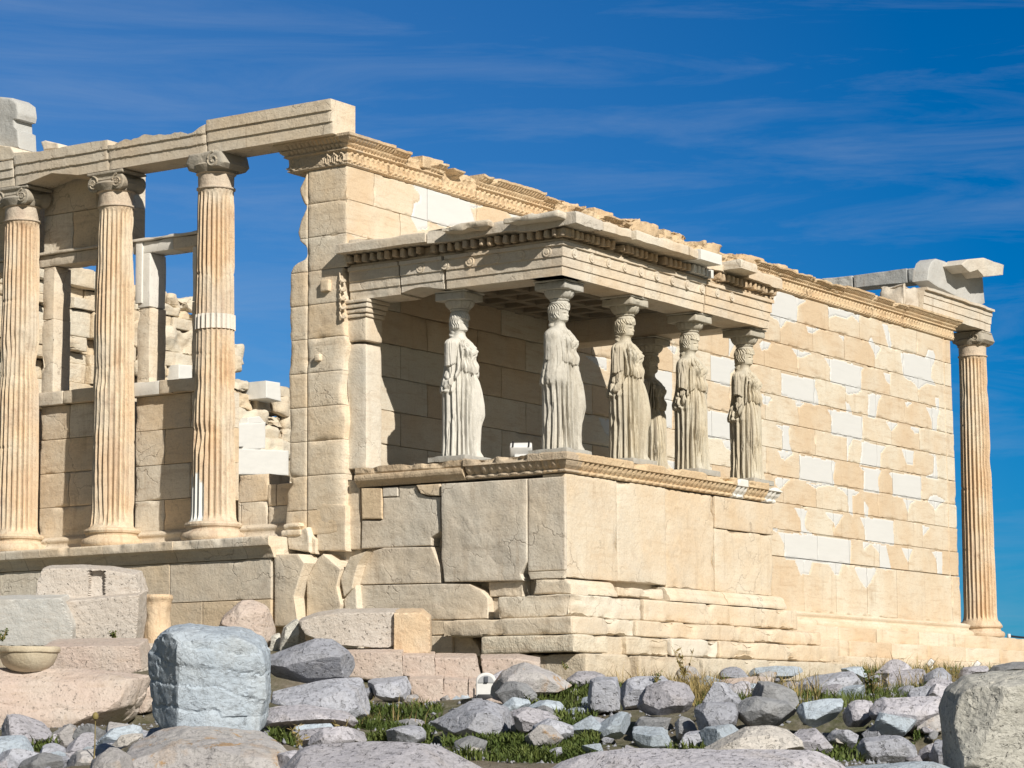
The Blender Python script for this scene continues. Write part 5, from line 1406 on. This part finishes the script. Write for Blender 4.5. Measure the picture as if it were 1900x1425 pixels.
rock('dark stone directly under the oval boulder', [(1176,1350),(1195,1324),(1252,1332),(1248,1356),(1205,1376)], 26.2, R_DARK, .2, 12)
rock('pale lichened stone at the foot of the stone bank', [(1195,1388),(1220,1372),(1250,1372),(1252,1396),(1205,1400)], 25.6, R_OLIVE, .15)
rock('rounded dark green stone between two grey ones', [(1252,1345),(1270,1326),(1290,1338),(1297,1360),(1280,1380),(1256,1370)], 25.6, R_DARK, .18)
rock('grey boulder at the left end of the stone row', [(1284,1325),(1296,1306),(1340,1302),(1370,1307),(1366,1345),(1346,1366),(1312,1380),(1294,1360)], 25.3, R_GREY, .28, 12)
rock('grey boulder with a dark hollow face, second in the stone row', [(1354,1332),(1372,1308),(1390,1292),(1430,1298),(1470,1304),(1479,1336),(1440,1354),(1372,1352)], 25.4, R_DARK, .28, 12)
rock('faceted blue grey boulder, third in the stone row', [(1476,1328),(1490,1306),(1530,1299),(1566,1298),(1564,1322),(1540,1346),(1508,1354),(1482,1344)], 25.2, R_BLUE, .26, 14)
rock('pinkish grey angular boulder, fourth in the stone row', [(1566,1318),(1582,1300),(1620,1301),(1626,1330),(1596,1356),(1570,1346)], 25.0, R_LILAC, .24, 12)
rock('long pinkish boulder at the right end of the stone row', [(1613,1322),(1628,1300),(1700,1296),(1756,1294),(1757,1330),(1722,1366),(1668,1366),(1628,1348)], 24.6, R_LILAC, .3, 10)
rock('small white stone in the lower row under the third boulder', [(1538,1368),(1554,1352),(1580,1368),(1592,1394),(1560,1398)], 24.3, R_PALE, .15, 12)
rock('mottled grey rock in the lower row under the long boulder', [(1588,1420),(1596,1372),(1640,1364),(1682,1370),(1706,1395),(1712,1424)], 23.8, R_GREY, .25, 14)
rock('grey rock in the lower row against the large olive block', [(1722,1415),(1735,1380),(1752,1370),(1768,1380),(1770,1424)], 23.6, R_GREY, .2, 12)
rock('dark stone in shade of the lower row', [(1470,1370),(1500,1352),(1545,1356),(1550,1400),(1500,1410)], 25.2, R_DARK, .2)
rock('white rough boulder just above the bottom slab', [(1300,1398),(1330,1370),(1368,1352),(1420,1349),(1470,1360),(1492,1390),(1480,1406),(1330,1408)], 22.6, R_PALE, .35, 16, 220, .05)
rock('wide flat grey slab along the bottom edge right of centre', [(1000,1490),(1040,1425),(1110,1400),(1180,1393),(1330,1394),(1500,1395),(1545,1412),(1590,1490)], 19.2, R_LILAC, .5, 8, 220, .03)
rock('flat blue slab cut by the bottom edge on the right', [(1520,1490),(1550,1418),(1650,1414),(1770,1417),(1780,1490)], 19.6, R_BLUE, .4, 6, 220, .03)
rock('large olive grey worked block cut by the right frame edge', [(1757,1330),(1768,1288),(1800,1263),(1850,1257),(1960,1250),(1960,1450),(1768,1450)], 20.2, R_OLIVE, .5, 4, 220, .015, .12, True, 'stone block', 'stone_block', strata=.02)
# --- upper right, near the wall
rock('grey stone in dry grass right of the oval boulder', [(1328,1264),(1342,1241),(1374,1241),(1387,1256),(1350,1264)], 33.5, R_GREY, .25)
rock('long blue stone close under the temple steps', [(1384,1258),(1400,1240),(1440,1236),(1482,1237),(1492,1250),(1450,1260)], 35.0, R_BLUE, .3)
rock('tan stone half hidden by yellow grass', [(1328,1282),(1338,1262),(1400,1256),(1434,1258),(1437,1288),(1360,1292)], 31.0, M_PINK, .3)
rock('small pale stone right of the tan one', [(1438,1288),(1446,1266),(1470,1260),(1482,1268),(1474,1290)], 31.0, R_LILAC, .2)
rock('long pale blue boulder in the grass strip', [(1470,1290),(1488,1262),(1540,1250),(1596,1246),(1598,1276),(1540,1292),(1490,1294)], 31.5, R_GREY, .35, 8)
rock('grey stone in the grass strip left of the dark tuft', [(1600,1262),(1640,1250),(1642,1284),(1604,1284)], 33.0, R_GREY, .2)
rock('pinkish stone in the grass strip beside the white lamps', [(1640,1282),(1648,1252),(1720,1242),(1724,1270),(1700,1284)], 33.5, R_LILAC, .3)
rock('rounded blue stone behind the large olive block', [(1704,1282),(1712,1256),(1735,1243),(1764,1242),(1768,1274),(1740,1288)], 31.5, R_GREY, .25)
rock('pale flat stone left of the dark stone at the right', [(1775,1258),(1790,1238),(1830,1236),(1836,1256),(1800,1262)], 36.0, R_LILAC, .25)
rock('dark stone above the large olive block at the right frame edge', [(1828,1258),(1846,1236),(1880,1229),(1930,1228),(1930,1258)], 34.0, R_DARK, .3)

# drum stump, basin
mb = MB(); c0 = at(34.6, 291, 1194)
n, m = 64, 30
th = np.linspace(0, 2*math.pi, n, endpoint=False); hz = np.linspace(0, .66, m); TH, HZ = np.meshgrid(th, hz, indexing='ij')
rr = .185+.03*np.exp(-((HZ-.62)/.04)**2); PP = np.stack([rr*np.cos(TH), rr*np.sin(TH), HZ], -1)
rr = rr+.02*fbm(PP*5, 4, 3)-.06*np.clip(fbm(PP*3, 3, 8)-.2, 0, 1); PP = np.stack([rr*np.cos(TH), rr*np.sin(TH), HZ], -1)
mb.add(PP.reshape(-1, 3), grid_faces(n, m, closed=True), tone=(0, .5, 0)); lathe(mb, [(.19, .655), (.0, .665)], (0, 0, 0), n=64)
o = mb.build('column_drum', M_COL); o.location = c0-np.array([0, 0, .02]); tag(o, 'honey coloured upright column stump right of the slotted white block', 'column stump')
rock('pale square stone under the column stump', [(258,1196),(320,1193),(322,1252),(262,1256)], 34.4, M_PITTED, .3, 3, 160, .010, .06, True, 'stone block', 'stone_block', block=True)
mb = MB(); c0 = at(30.6, 52, 1249)
lathe(mb, [(0, 0), (.10, .0), (.20, .03), (.29, .10), (.335, .19), (.345, .235), (.365, .24), (.375, .27), (.365, .30), (.35, .305), (.33, .30), (.27, .22), (.1, .12), (0, .11)], (0, 0, 0), n=80, tone=(0, .5, .1))
mb.V[0] += (.012*fbm(mb.V[0]*5, 3, 4))[:, None]
o = mb.build('marble_basin', marble('basin_marble', (.62, .52, .36), (.64, .57, .44), gr_amt=.3, bump=.5)); o.location = c0; tag(o, 'round cream marble basin with a thick rim resting on the huge pink slab', 'basin')

# floodlights
def lamp(label, px, py, depth, w, h, yaw, pitch, group='white floodlights'):
    c = at(depth, px, py)
    root = empty('floodlight', tuple(c)); tag(root, label, 'floodlight', group)
    root.rotation_euler = (0, 0, yaw)
    M = Matrix.Rotation(pitch, 4, 'X')
    def loc(mb, nm, mt):
        for k in range(len(mb.V)):
            mb.V[k] = mb.V[k]@np.array(M.to_3x3()).T+np.array([0, 0, h*.55])
        return mb.build(nm, mt, root)
    mb = MB(); rbox(mb, (-w/2, -w*.22, -h*.4), (w/2, w*.22, h*.4), .02, .06, .0); loc(mb, 'housing', WHITE)
    mb = MB(); rbox(mb, (-w*.42, -w*.25, -h*.32), (w*.42, -w*.222, h*.32), .008, .1, 0); loc(mb, 'lens', GLASS)
    mb = MB()
    for k in (-1, 1):
        rbox(mb, (k*w*.36-.012, -w*.3, h*.401), (k*w*.36+.012, w*.23, h*.43), .004, .1, 0)
    loc(mb, 'clip', METAL)
    mb = MB(); rbox(mb, (-w*.3, -.05, -.05), (w*.3, .05, h*.2), .01, .1, 0); mb.build('bracket', WHITE, root)
    return root
fl = lamp('white box floodlight tilted upward on the podium left of the corner statue', 972, 853, 34.6, .30, .20, R(120), R(-35))
fl.location = (.33, -2.72, 1.85)
for px, py, dp, lb in [(1657, 1243, 41, 'white tilted floodlight in the grass nearest the tuft'), (1726, 1240, 44, 'smallest white floodlight, in the grass between two others'), (1812, 1243, 46, 'white tilted floodlight in the grass furthest right')]:
    lamp(lb, px, py, dp, .20, .16, R(30), R(40))
    CTRL.append(tuple(at(dp, px, py)))
# arched white lamp housing in front of the low wall
root = empty('floodlight', tuple(at(30.4, 902, 1298))); tag(root, 'white arched lamp housing standing before the pink low wall', 'floodlight', 'white floodlights')
CTRL.append(tuple(at(30.4, 902, 1298)))
root.rotation_euler = (0, 0, -YAW)
mb = MB()
pl = [(-.115, 0), (.115, 0), (.115, .22)]+[(.115*math.cos(a), .22+.09*math.sin(a)) for a in np.linspace(0.2, math.pi-.2, 10)]+[(-.115, .22)]
poly_stone(mb, pl, (0, -.07, 0), E_, Zv, S_, .16, r=.012, rough=0, front=0)
mb.build('housing', WHITE, root)
mb = MB(); pl = [(.095*math.cos(a), .19+.09*math.sin(a)) for a in np.linspace(0, math.pi, 14)]
poly_stone(mb, pl, (0, -.078, 0), E_, Zv, S_, .03, r=.004, rough=0, front=0, tone=(0, 0, 0)); mb.build('lens_hood', plain('lamp_grey', (.45, .46, .48), .4), root)
mb = MB(); rbox(mb, (-.02, -.098, .195), (.025, -.079, .265), .004, .1, 0); mb.build('lens', GLASS, root)
mb = MB(); rbox(mb, (-.10, -.10, -.02), (.12, .08, .06), .01, .1, 0); mb.build('base', METAL, root)
mb = MB(); tube(mb, [(-.14, -.05, -.03), (-.14, -.05, .13)], .01, 8); mb.build('post', METAL, root)

# visitor sitting behind the east end of the wall, only an arm showing
def skin_person():
    root = empty('person', (21.35, .95, .06)); tag(root, 'person in a white sleeve sitting behind the far wall end, leaning on one hand', 'person')
    J = [((0, 0, .12), .13), ((0, .02, .32), .12), ((0, .03, .52), .13), ((0, .03, .60), .05), ((0, .02, .66), .05), ((0, .01, .76), .085), ((0, .0, .84), .075),
         ((-.15, .02, .52), .05), ((-.05, -.22, .33), .04), ((.07, -.36, .12), .03), ((.09, -.40, .10), .022),
         ((.16, .02, .52), .05), ((.22, .12, .34), .04), ((.15, .3, .25), .03),
         ((.1, .05, .1), .085), ((.35, .1, .30), .06), ((.5, .1, -.02), .05), ((-.02, .15, .1), .085), ((.3, .3, .28), .06), ((.45, .32, -.02), .05)]
    E = [(0, 1), (1, 2), (2, 3), (3, 4), (4, 5), (5, 6), (2, 7), (7, 8), (8, 9), (9, 10), (2, 11), (11, 12), (12, 13), (0, 14), (14, 15), (15, 16), (0, 17), (17, 18), (18, 19)]
    me = bpy.data.meshes.new('body'); me.from_pydata([j[0] for j in J], E, [])
    o = bpy.data.objects.new('body', me); col.objects.link(o); o.parent = root
    m = o.modifiers.new('skin', 'SKIN'); s = o.modifiers.new('sub', 'SUBSURF'); s.levels = s.render_levels = 2
    for k, j in enumerate(J): me.skin_vertices[0].data[k].radius = (j[1], j[1])
    me.skin_vertices[0].data[0].use_root = True
    me.materials.append(plain('skin', (.55, .33, .25), .5))
    for q in range(4):
        mb = MB(); x = .075+.014*q
        tube(mb, [(x, -.40, .10), (x+.008, -.45, .092), (x+.01, -.49, .078)], [.009, .008, .006], 7); f = mb.build('finger', me.materials[0], root)
    mb = MB(); tube(mb, [(-.15, .02, .53), (-.10, -.10, .43), (-.05, -.21, .335)], [.07, .062, .058], 12); mb.build('sleeve', plain('white_cloth', (.75, .70, .66), .9), root)
    mb = MB(); tube(mb, [(.045, -.335, .145), (.075, -.37, .11)], .04, 12); mb.build('wrist_band', METAL, root)
skin_person()
# cable with a white insulator at the far right
mb = MB(); a = at(64, 1872, 1180); b = at(70, 1990, 1168)
tube(mb, [a+(b-a)*t-np.array([0, 0, .12*math.sin(t*math.pi)]) for t in np.linspace(0, 1, 12)], .028, 6)
o = mb.build('cable', METAL); tag(o, 'thin dark cable ending in a white insulator at the right edge', 'cable')
mb = MB(); lathe(mb, [(0, -.05), (.04, -.05), (.05, 0), (.04, .05), (0, .05)], a, 'z', 12); i_ = mb.build('insulator', WHITE); i_.parent = o
mb = MB(); tube(mb, [a, a+np.array([0.3, .5, -3.4])], .03, 6); i_ = mb.build('post', METAL); i_.parent = o

# ================================================================== TERRAIN, GRASS, HILL
def gpt(depth, y, xs=(-200, 200, 700, 1200, 1700, 2100)):
    return [tuple(at(depth, x, y)) for x in xs]
C2 = list(CTRL)
for d, y in [(27.5, 1345), (29, 1318)]: C2 += gpt(d, y, (600, 700, 780))
for d, y in [(23.5, 1400), (25, 1375), (27, 1345), (29, 1310), (31, 1285)]: C2 += gpt(d, y, (900, 990, 1060, 1100))
for d, y in [(26.2, 1304), (28, 1296), (30, 1290), (33, 1280), (36, 1262)]: C2 += gpt(d, y, (1250, 1300, 1400, 1500, 1600, 1700))
for d, y in [(40, 1250), (48, 1243), (56, 1236)]: C2 += gpt(d, y, (1550, 1700, 1850, 2000))
C2 += gpt(24.6, 1425, (1250, 1350, 1450, 1600))+gpt(33.5, 1262, (700, 900, 1000))+gpt(36, 1230, (900,))
C2 += gpt(20.8, 1455)+gpt(18, 1530)+gpt(13, 1750)+gpt(6, 2600)+gpt(22.5, 1432, (-100, 60, 200))+gpt(21.0, 1440, (200, 300, 400, 500, 600))+gpt(23, 1395, (520, 600))+gpt(20.6, 1450, (200, 350, 500, 700, 900))+gpt(26, 1385, (-100, 60, 250))
C2 += [(x, y, -2.0) for x in (-2, -6) for y in (2, 5, 9, 14)]+[(x, y, -.9) for x in (6, 12, 18) for y in (2, 6)]+[(26, y, -.75) for y in (-6, 0, 6, 12)]+[(34, y, -1.2) for y in (-12, 0, 12)]+[(12, 16, -2.), (0, 18, -2.5), (-20, 15, -3.2), (-35, -5, -3.4), (-30, -35, -3.6), (0, -22, -2.3), (20, -20, -1.8)]
C2 = np.array(C2)
lin = np.arange(-36, 36.01, .3)
gx = np.concatenate([-np.geomspace(6000, 40, 14), lin, np.geomspace(40, 6000, 14)])
gy = gx.copy()
GX, GY = np.meshgrid(gx, gy, indexing='ij')
def gz(X, Y):
    sh = X.shape; Xf, Yf = X.ravel(), Y.ravel(); out = np.zeros(len(Xf))
    for i in range(0, len(Xf), 4000):
        d2 = (Xf[i:i+4000, None]-C2[None, :, 0])**2+(Yf[i:i+4000, None]-C2[None, :, 1])**2
        w = 1/(d2+.05)**2
        out[i:i+4000] = (w*C2[None, :, 2]).sum(1)/w.sum(1)
    r = np.hypot(Xf-5, Yf)
    out = out-sstep(38, 400, r)*75
    return out.reshape(sh)
GZ = gz(GX, GY)
rr = np.hypot(GX-5, GY)
PN = np.stack([GX, GY, GX*0], -1)
GZ = GZ+np.where(rr < 50, .05*fbm(PN*1.3, 4, 3)+.02*fbm(PN*5, 3, 9)-.03, 0)
mb = MB(); mb.add(np.stack([GX, GY, GZ], -1).reshape(-1, 3), grid_faces(len(gx), len(gy)))
k = NT('dry_soil'); v = k.coords()
cc = k.mix(k.ramp(k.noise(v, .9, 6, .6), (.4, 0), (.62, 1)), (.23, .195, .145), (.12, .125, .06))
cc = k.mix(k.ramp(k.noise(v, 8, 6, .7), (.45, 0), (.75, .7)), cc, (.38, .34, .29))
k.l(cc, k.b.inputs['Base Color']); k.b.inputs['Roughness'].default_value = .95
k.l(k.bump(k.noise(v, 14, 8, .75), .9, .06), k.b.inputs['Normal'])
o = mb.build('ground', k.m); tag(o, kind='structure')

# small broken stones filling the gaps between the boulders
FILL = [(540, 900, 1300, 1425, 23, 30, 26), (0, 300, 1365, 1425, 22.6, 27, 40), (200, 520, 1370, 1425, 22.3, 24.5, 14), (880, 1110, 1250, 1425, 23, 31, 26), (1095, 1770, 1330, 1425, 23.6, 25.2, 34), (1095, 1770, 1310, 1360, 25.8, 26.6, 16), (1180, 1760, 1255, 1300, 28, 36, 30), (560, 900, 1290, 1310, 31, 33, 14)]
fr_ = random.Random(21); FM = [R_GREY, R_LILAC, R_GREY, R_BLUE, R_DARK, R_LILAC, R_STAIN]
proto = []
for k in range(14):
    n = fr_.randint(5, 7); pts = []
    for j in range(n):
        a = 2*math.pi*(j+fr_.uniform(-.25, .25))/n
        pts.append((950+fr_.uniform(30, 56)*math.cos(a), 712+fr_.uniform(22, 40)*math.sin(a)))
    o = rock('small broken stone wedged among the bigger boulders', pts, 25., FM[k % 7], None, 14, pw=140, rest=False, name='rubble_stone', cat='stone', res=5, rough=.02, group='small rubble stones between the boulders')
    proto.append((o, float(max(v.co.z for v in o.data.vertices)))); 
nf_ = 0; used = set()
for (x0, x1, y0, y1, d0, d1, cnt) in FILL:
    for k in range(cnt):
        d = fr_.uniform(d0, d1); px = fr_.uniform(x0, x1); b = at(d, px, (y0+y1)/2)
        src, hh = proto[nf_ % 14]
        if src.name in used: o = src.copy(); col.objects.link(o)
        else: o = src; used.add(src.name)
        sc_ = fr_.choice([.25, .35, .5, .8, 1.1])*fr_.uniform(.8, 1.1)
        z = float(gz(np.array([b[0]]), np.array([b[1]]))[0])
        o.scale = (sc_,)*3; o.rotation_euler = (fr_.uniform(-.25, .25), fr_.uniform(-.25, .25), fr_.uniform(0, 6.28)); o.location = (b[0], b[1], z-.22*hh*sc_)
        nf_ += 1
# gravel: tiny chips of stone nobody could count
grng = np.random.default_rng(3)
gv, gt, gn = [], [], 0
octv = np.array([(1, 0, 0), (-1, 0, 0), (0, 1, 0), (0, -1, 0), (0, 0, 1), (0, 0, -1)], float)
octf = np.array([(0, 2, 4), (2, 1, 4), (1, 3, 4), (3, 0, 4), (2, 0, 5), (1, 2, 5), (3, 1, 5), (0, 3, 5)])
GB = []
for (x0, x1, ya, d0, d1, cnt) in [(0, 900, 1400, 22, 31, 1700), (880, 1900, 1400, 22, 30, 2000), (1100, 1900, 1280, 29, 45, 1200)]:
    d = grng.uniform(d0, d1, cnt); px = grng.uniform(x0, x1, cnt)
    GB += [at(a, b, ya) for a, b in zip(d, px)]
GB = np.array(GB); gz_ = gz(GB[:, 0], GB[:, 1])+.05*fbm(np.stack([GB[:, 0], GB[:, 1], GB[:, 0]*0], -1)*1.3, 4, 3)+.02*fbm(np.stack([GB[:, 0], GB[:, 1], GB[:, 0]*0], -1)*5, 3, 9)-.03
s_ = grng.uniform(.008, .035, len(GB))**1.0
PV = octv[None]*(s_[:, None, None]*grng.uniform(.5, 1.3, (len(GB), 6, 1)))+np.stack([GB[:, 0], GB[:, 1], gz_], -1)[:, None]+grng.normal(0, .004, (len(GB), 6, 3))
mb = MB(); mb.add(PV.reshape(-1, 3), None, (octf[None]+(np.arange(len(GB))*6)[:, None, None]).reshape(-1, 3))
o = mb.build('gravel', R_GREY, smooth=False); tag(o, 'pale stone chips and gravel on the soil', 'gravel', kind='stuff')

def gmat(name, c1, c2):
    k = NT(name); v = k.coords()
    at_ = k.n('ShaderNodeAttribute'); at_.attribute_name = 'tone'
    sp = k.n('ShaderNodeSeparateColor'); k.l(at_.outputs['Color'], sp.inputs[0])
    k.l(k.mix(sp.outputs[1], c1, c2), k.b.inputs['Base Color']); k.b.inputs['Roughness'].default_value = .6
    return k.m
M_GRASS = gmat('green_grass', (.035, .07, .014), (.14, .17, .045))
M_DRY = gmat('dry_grass', (.20, .17, .06), (.40, .30, .13))
nrng = np.random.default_rng(5)
def blades(regions, mat, name, label, hmin, hmax, wd, lean=.5, leafy=0, thr=-.3):
    """regions: (pixel polygon-ish box x0,x1,y0,y1, depth at y0, depth at y1, count) laid out on the terrain"""
    V, T, C = [], [], []; n0 = 0
    for (x0, x1, y0, y1, d0, d1, cnt) in regions:
        t = nrng.random(cnt); px = x0+(x1-x0)*nrng.random(cnt); d = d0+(d1-d0)*t; 
        base = np.array([at(dd, p, y0+(y1-y0)*tt) for dd, p, tt in zip(d, px, t)])
        clump = vnoise(np.stack([base[:, 0]*2.2, base[:, 1]*2.2, base[:, 0]*0], -1), 21)
        keep = clump > thr
        base = base[keep]; clump = clump[keep]; n = len(base)
        base[:, 2] = gz(base[:, 0], base[:, 1])-.03+.05*fbm(np.stack([base[:, 0], base[:, 1], base[:, 0]*0], -1)*1.3, 4, 3)
        h = (hmin+(hmax-hmin)*nrng.random(n)**2.2)*(.7+.6*np.clip(clump+.3, 0, 1)); a = nrng.random(n)*2*math.pi; ln = lean*nrng.random(n)*h
        w = wd*(.6+.8*nrng.random(n)); side = np.stack([np.cos(a+1.57), np.sin(a+1.57), 0*a], -1)*w[:, None]
        out = np.stack([np.cos(a), np.sin(a), 0*a], -1)
        mid = base+out*(ln*.35)[:, None]+np.array([0, 0, 1])*(h*.6)[:, None]
        tip = base+out*ln[:, None]*(1.2+leafy)+np.array([0, 0, 1])*(h*(1-.25*leafy))[:, None]
        k2 = 1.3 if leafy else .75
        V.append(np.stack([base-side*.6, base+side*.6, mid+side*k2, mid-side*k2, tip], 1).reshape(-1, 3))
        i = n0+np.arange(n)*5
        T += [np.stack([i, i+1, i+2], -1), np.stack([i, i+2, i+3], -1), np.stack([i+3, i+2, i+4], -1)]
        g = np.clip(.5+.5*clump+.35*(nrng.random(n)-.5), 0, 1)
        C.append(np.repeat(np.stack([0*g, g, 0*g], -1), 5, 0)); n0 += n*5
    mb = MB(); mb.add(np.concatenate(V), None, np.concatenate(T), np.concatenate(C))
    o = mb.build(name, mat, smooth=False); tag(o, label, 'grass', kind='stuff'); return o
blades([(640, 820, 1340, 1300, 27.0, 30.5, 7500), (680, 800, 1372, 1345, 25.6, 27, 4200), (880, 1110, 1425, 1345, 22.5, 27, 17000), (960, 1110, 1345, 1290, 27, 30.5, 5000), (820, 1000, 1425, 1372, 22, 25.5, 5000), (500, 545, 1425, 1385, 22, 24.5, 1600), (1060, 1180, 1300, 1262, 29.5, 32.5, 2500), (60, 110, 1425, 1375, 24, 26, 1300), (170, 210, 1405, 1372, 24.6, 26, 900), (240, 300, 1372, 1345, 24, 27, 900), (1760, 1790, 1370, 1330, 23.8, 24.6, 300), (1240, 1320, 1425, 1390, 23.5, 25, 1500), (1500, 1600, 1425, 1395, 23.2, 24.4, 900), (1695, 1740, 1400, 1360, 24, 25, 900)], M_GRASS, 'green_grass', 'short green grass and weeds between the stones', .04, .14, .0065, .8, .25)
blades([(1300, 1760, 1303, 1278, 26.5, 32, 8500), (1290, 1480, 1300, 1262, 27, 34, 3200), (1560, 1860, 1262, 1246, 36, 46, 3600), (1590, 1760, 1290, 1262, 29, 35, 2200)], M_GRASS, 'grass_strip', 'green grass strip above the row of boulders', .04, .15, .006, .9, .0, -.1)
blades([(1240, 1345, 1292, 1258, 27.5, 33, 3200), (1380, 1520, 1296, 1262, 27, 34, 1500), (1590, 1780, 1285, 1248, 30, 40, 2200), (1600, 1640, 1290, 1262, 30, 33, 900), (1100, 1250, 1262, 1250, 32, 35, 500), (650, 800, 1345, 1300, 27, 30, 500)], M_DRY, 'dry_grass', 'long yellow dry grass standing among the stones', .05, .30, .005, 1.1, .0, 0.)
# dry stalk with a seed head
b0 = at(23.0, 172, 1440); t0_ = at(23.0, 177, 1330)
mb = MB(); tube(mb, [b0, (b0+t0_)/2+np.array([.01, 0, 0]), t0_], [.007, .006, .004], 7)
st = mb.build('dry_stalk', M_DRY); tag(st, 'single dry stalk with a round seed head at the lower left', 'weed')
mb = MB(); lathe(mb, [(0, -.03), (.022, -.02), (.03, .0), (.024, .025), (.008, .04), (0, .042)], t0_, 'z', 14, tone=(0, .3, 0)); sh = mb.build('seed_head', M_DRY); sh.parent = st
# bare twigs on the flat lilac rock
def weed(px, py, depth, h, n, label, mat, seed):
    r_ = random.Random(seed); b = at(depth, px, py); root = empty('weed', tuple(b)); tag(root, label, 'weed')
    mb = MB(); mb2 = MB()
    for k in range(n):
        a = r_.random()*6.28; l = h*r_.uniform(.5, 1); d = np.array([math.cos(a)*.45, math.sin(a)*.45, 1])
        p = [np.zeros(3)]
        for s in range(5): p.append(p[-1]+d*l/5+np.array([r_.uniform(-.2, .2), r_.uniform(-.2, .2), 0])*l/5)
        tube(mb, p, np.linspace(.006, .002, 6), 5)
        for s in range(9):
            q = p[r_.randint(1, 5)]; e = q+np.array([r_.uniform(-.05, .05), r_.uniform(-.05, .05), r_.uniform(-.02, .04)])*(h/.25)
            w = np.array([r_.uniform(-.01, .01), r_.uniform(-.01, .01), r_.uniform(-.01, .01)])*1.5
            mb2.add([q, (q+e)/2+w, e, (q+e)/2-w], [[0, 1, 2, 3]], tone=(0, r_.random(), 0))
    mb.build('stem', M_DRY, root); mb2.build('leaf_cluster', mat, root, smooth=False)
weed(555, 1395, 24.6, .26, 9, 'sparse twiggy weed growing before the flat lilac rock', M_DRY, 1)
weed(632, 1372, 25.6, .22, 7, 'sparse twiggy weed right of the flat lilac rock', M_DRY, 2)
weed(1218, 1268, 27.9, .14, 7, 'little weed sprouting on the oval boulder', M_GRASS, 3)
weed(1270, 1258, 33.5, .42, 8, 'tall thin dry weed in front of the porch steps', M_DRY, 4)
weed(212, 1192, 33.2, .16, 16, 'green tuft growing at the foot of the pinkish porous block', M_GRASS, 5)
weed(4, 1190, 32.8, .16, 14, 'green tuft on the slab at the left frame edge', M_GRASS, 6)
weed(1618, 1290, 29.6, .28, 26, 'dark green tuft in the grass strip', M_GRASS, 7)
weed(1050, 1243, 33.6, .10, 8, 'small weed with a yellow flower at the foot of the porch', M_GRASS, 8)

# far hill at the right
mb = MB(); us = np.linspace(-1, 1, 60); vs = np.linspace(0, 1, 14); UU, VV = np.meshgrid(us, vs, indexing='ij')
c = CAM+ray(2080, 1380)*4200; c[2] = 0
hh = (170*np.exp(-(UU/.45)**2)+40*fbm(np.stack([UU*5, UU*0, UU*0], -1), 4, 3))*VV-80
R2 = np.array([R_[0], R_[1], 0]); D2 = np.array([D_[0], D_[1], 0])
Pp = c+UU[..., None]*1000*R2+(VV[..., None]*700)*D2; Pp[..., 2] = hh
n0 = len(us); mb.add(Pp.reshape(-1, 3), grid_faces(60, 14))
k = NT('haze_blue_hill'); v = k.coords()  # distance haze painted in as a bluish base colour
k.l(k.mix(k.ramp(k.noise(v, .02, 5), (.4, 0), (.6, 1)), (.05, .09, .13), (.09, .13, .17)), k.b.inputs['Base Color']); k.b.inputs['Roughness'].default_value = 1
o = mb.build('hill', k.m); tag(o, kind='structure')
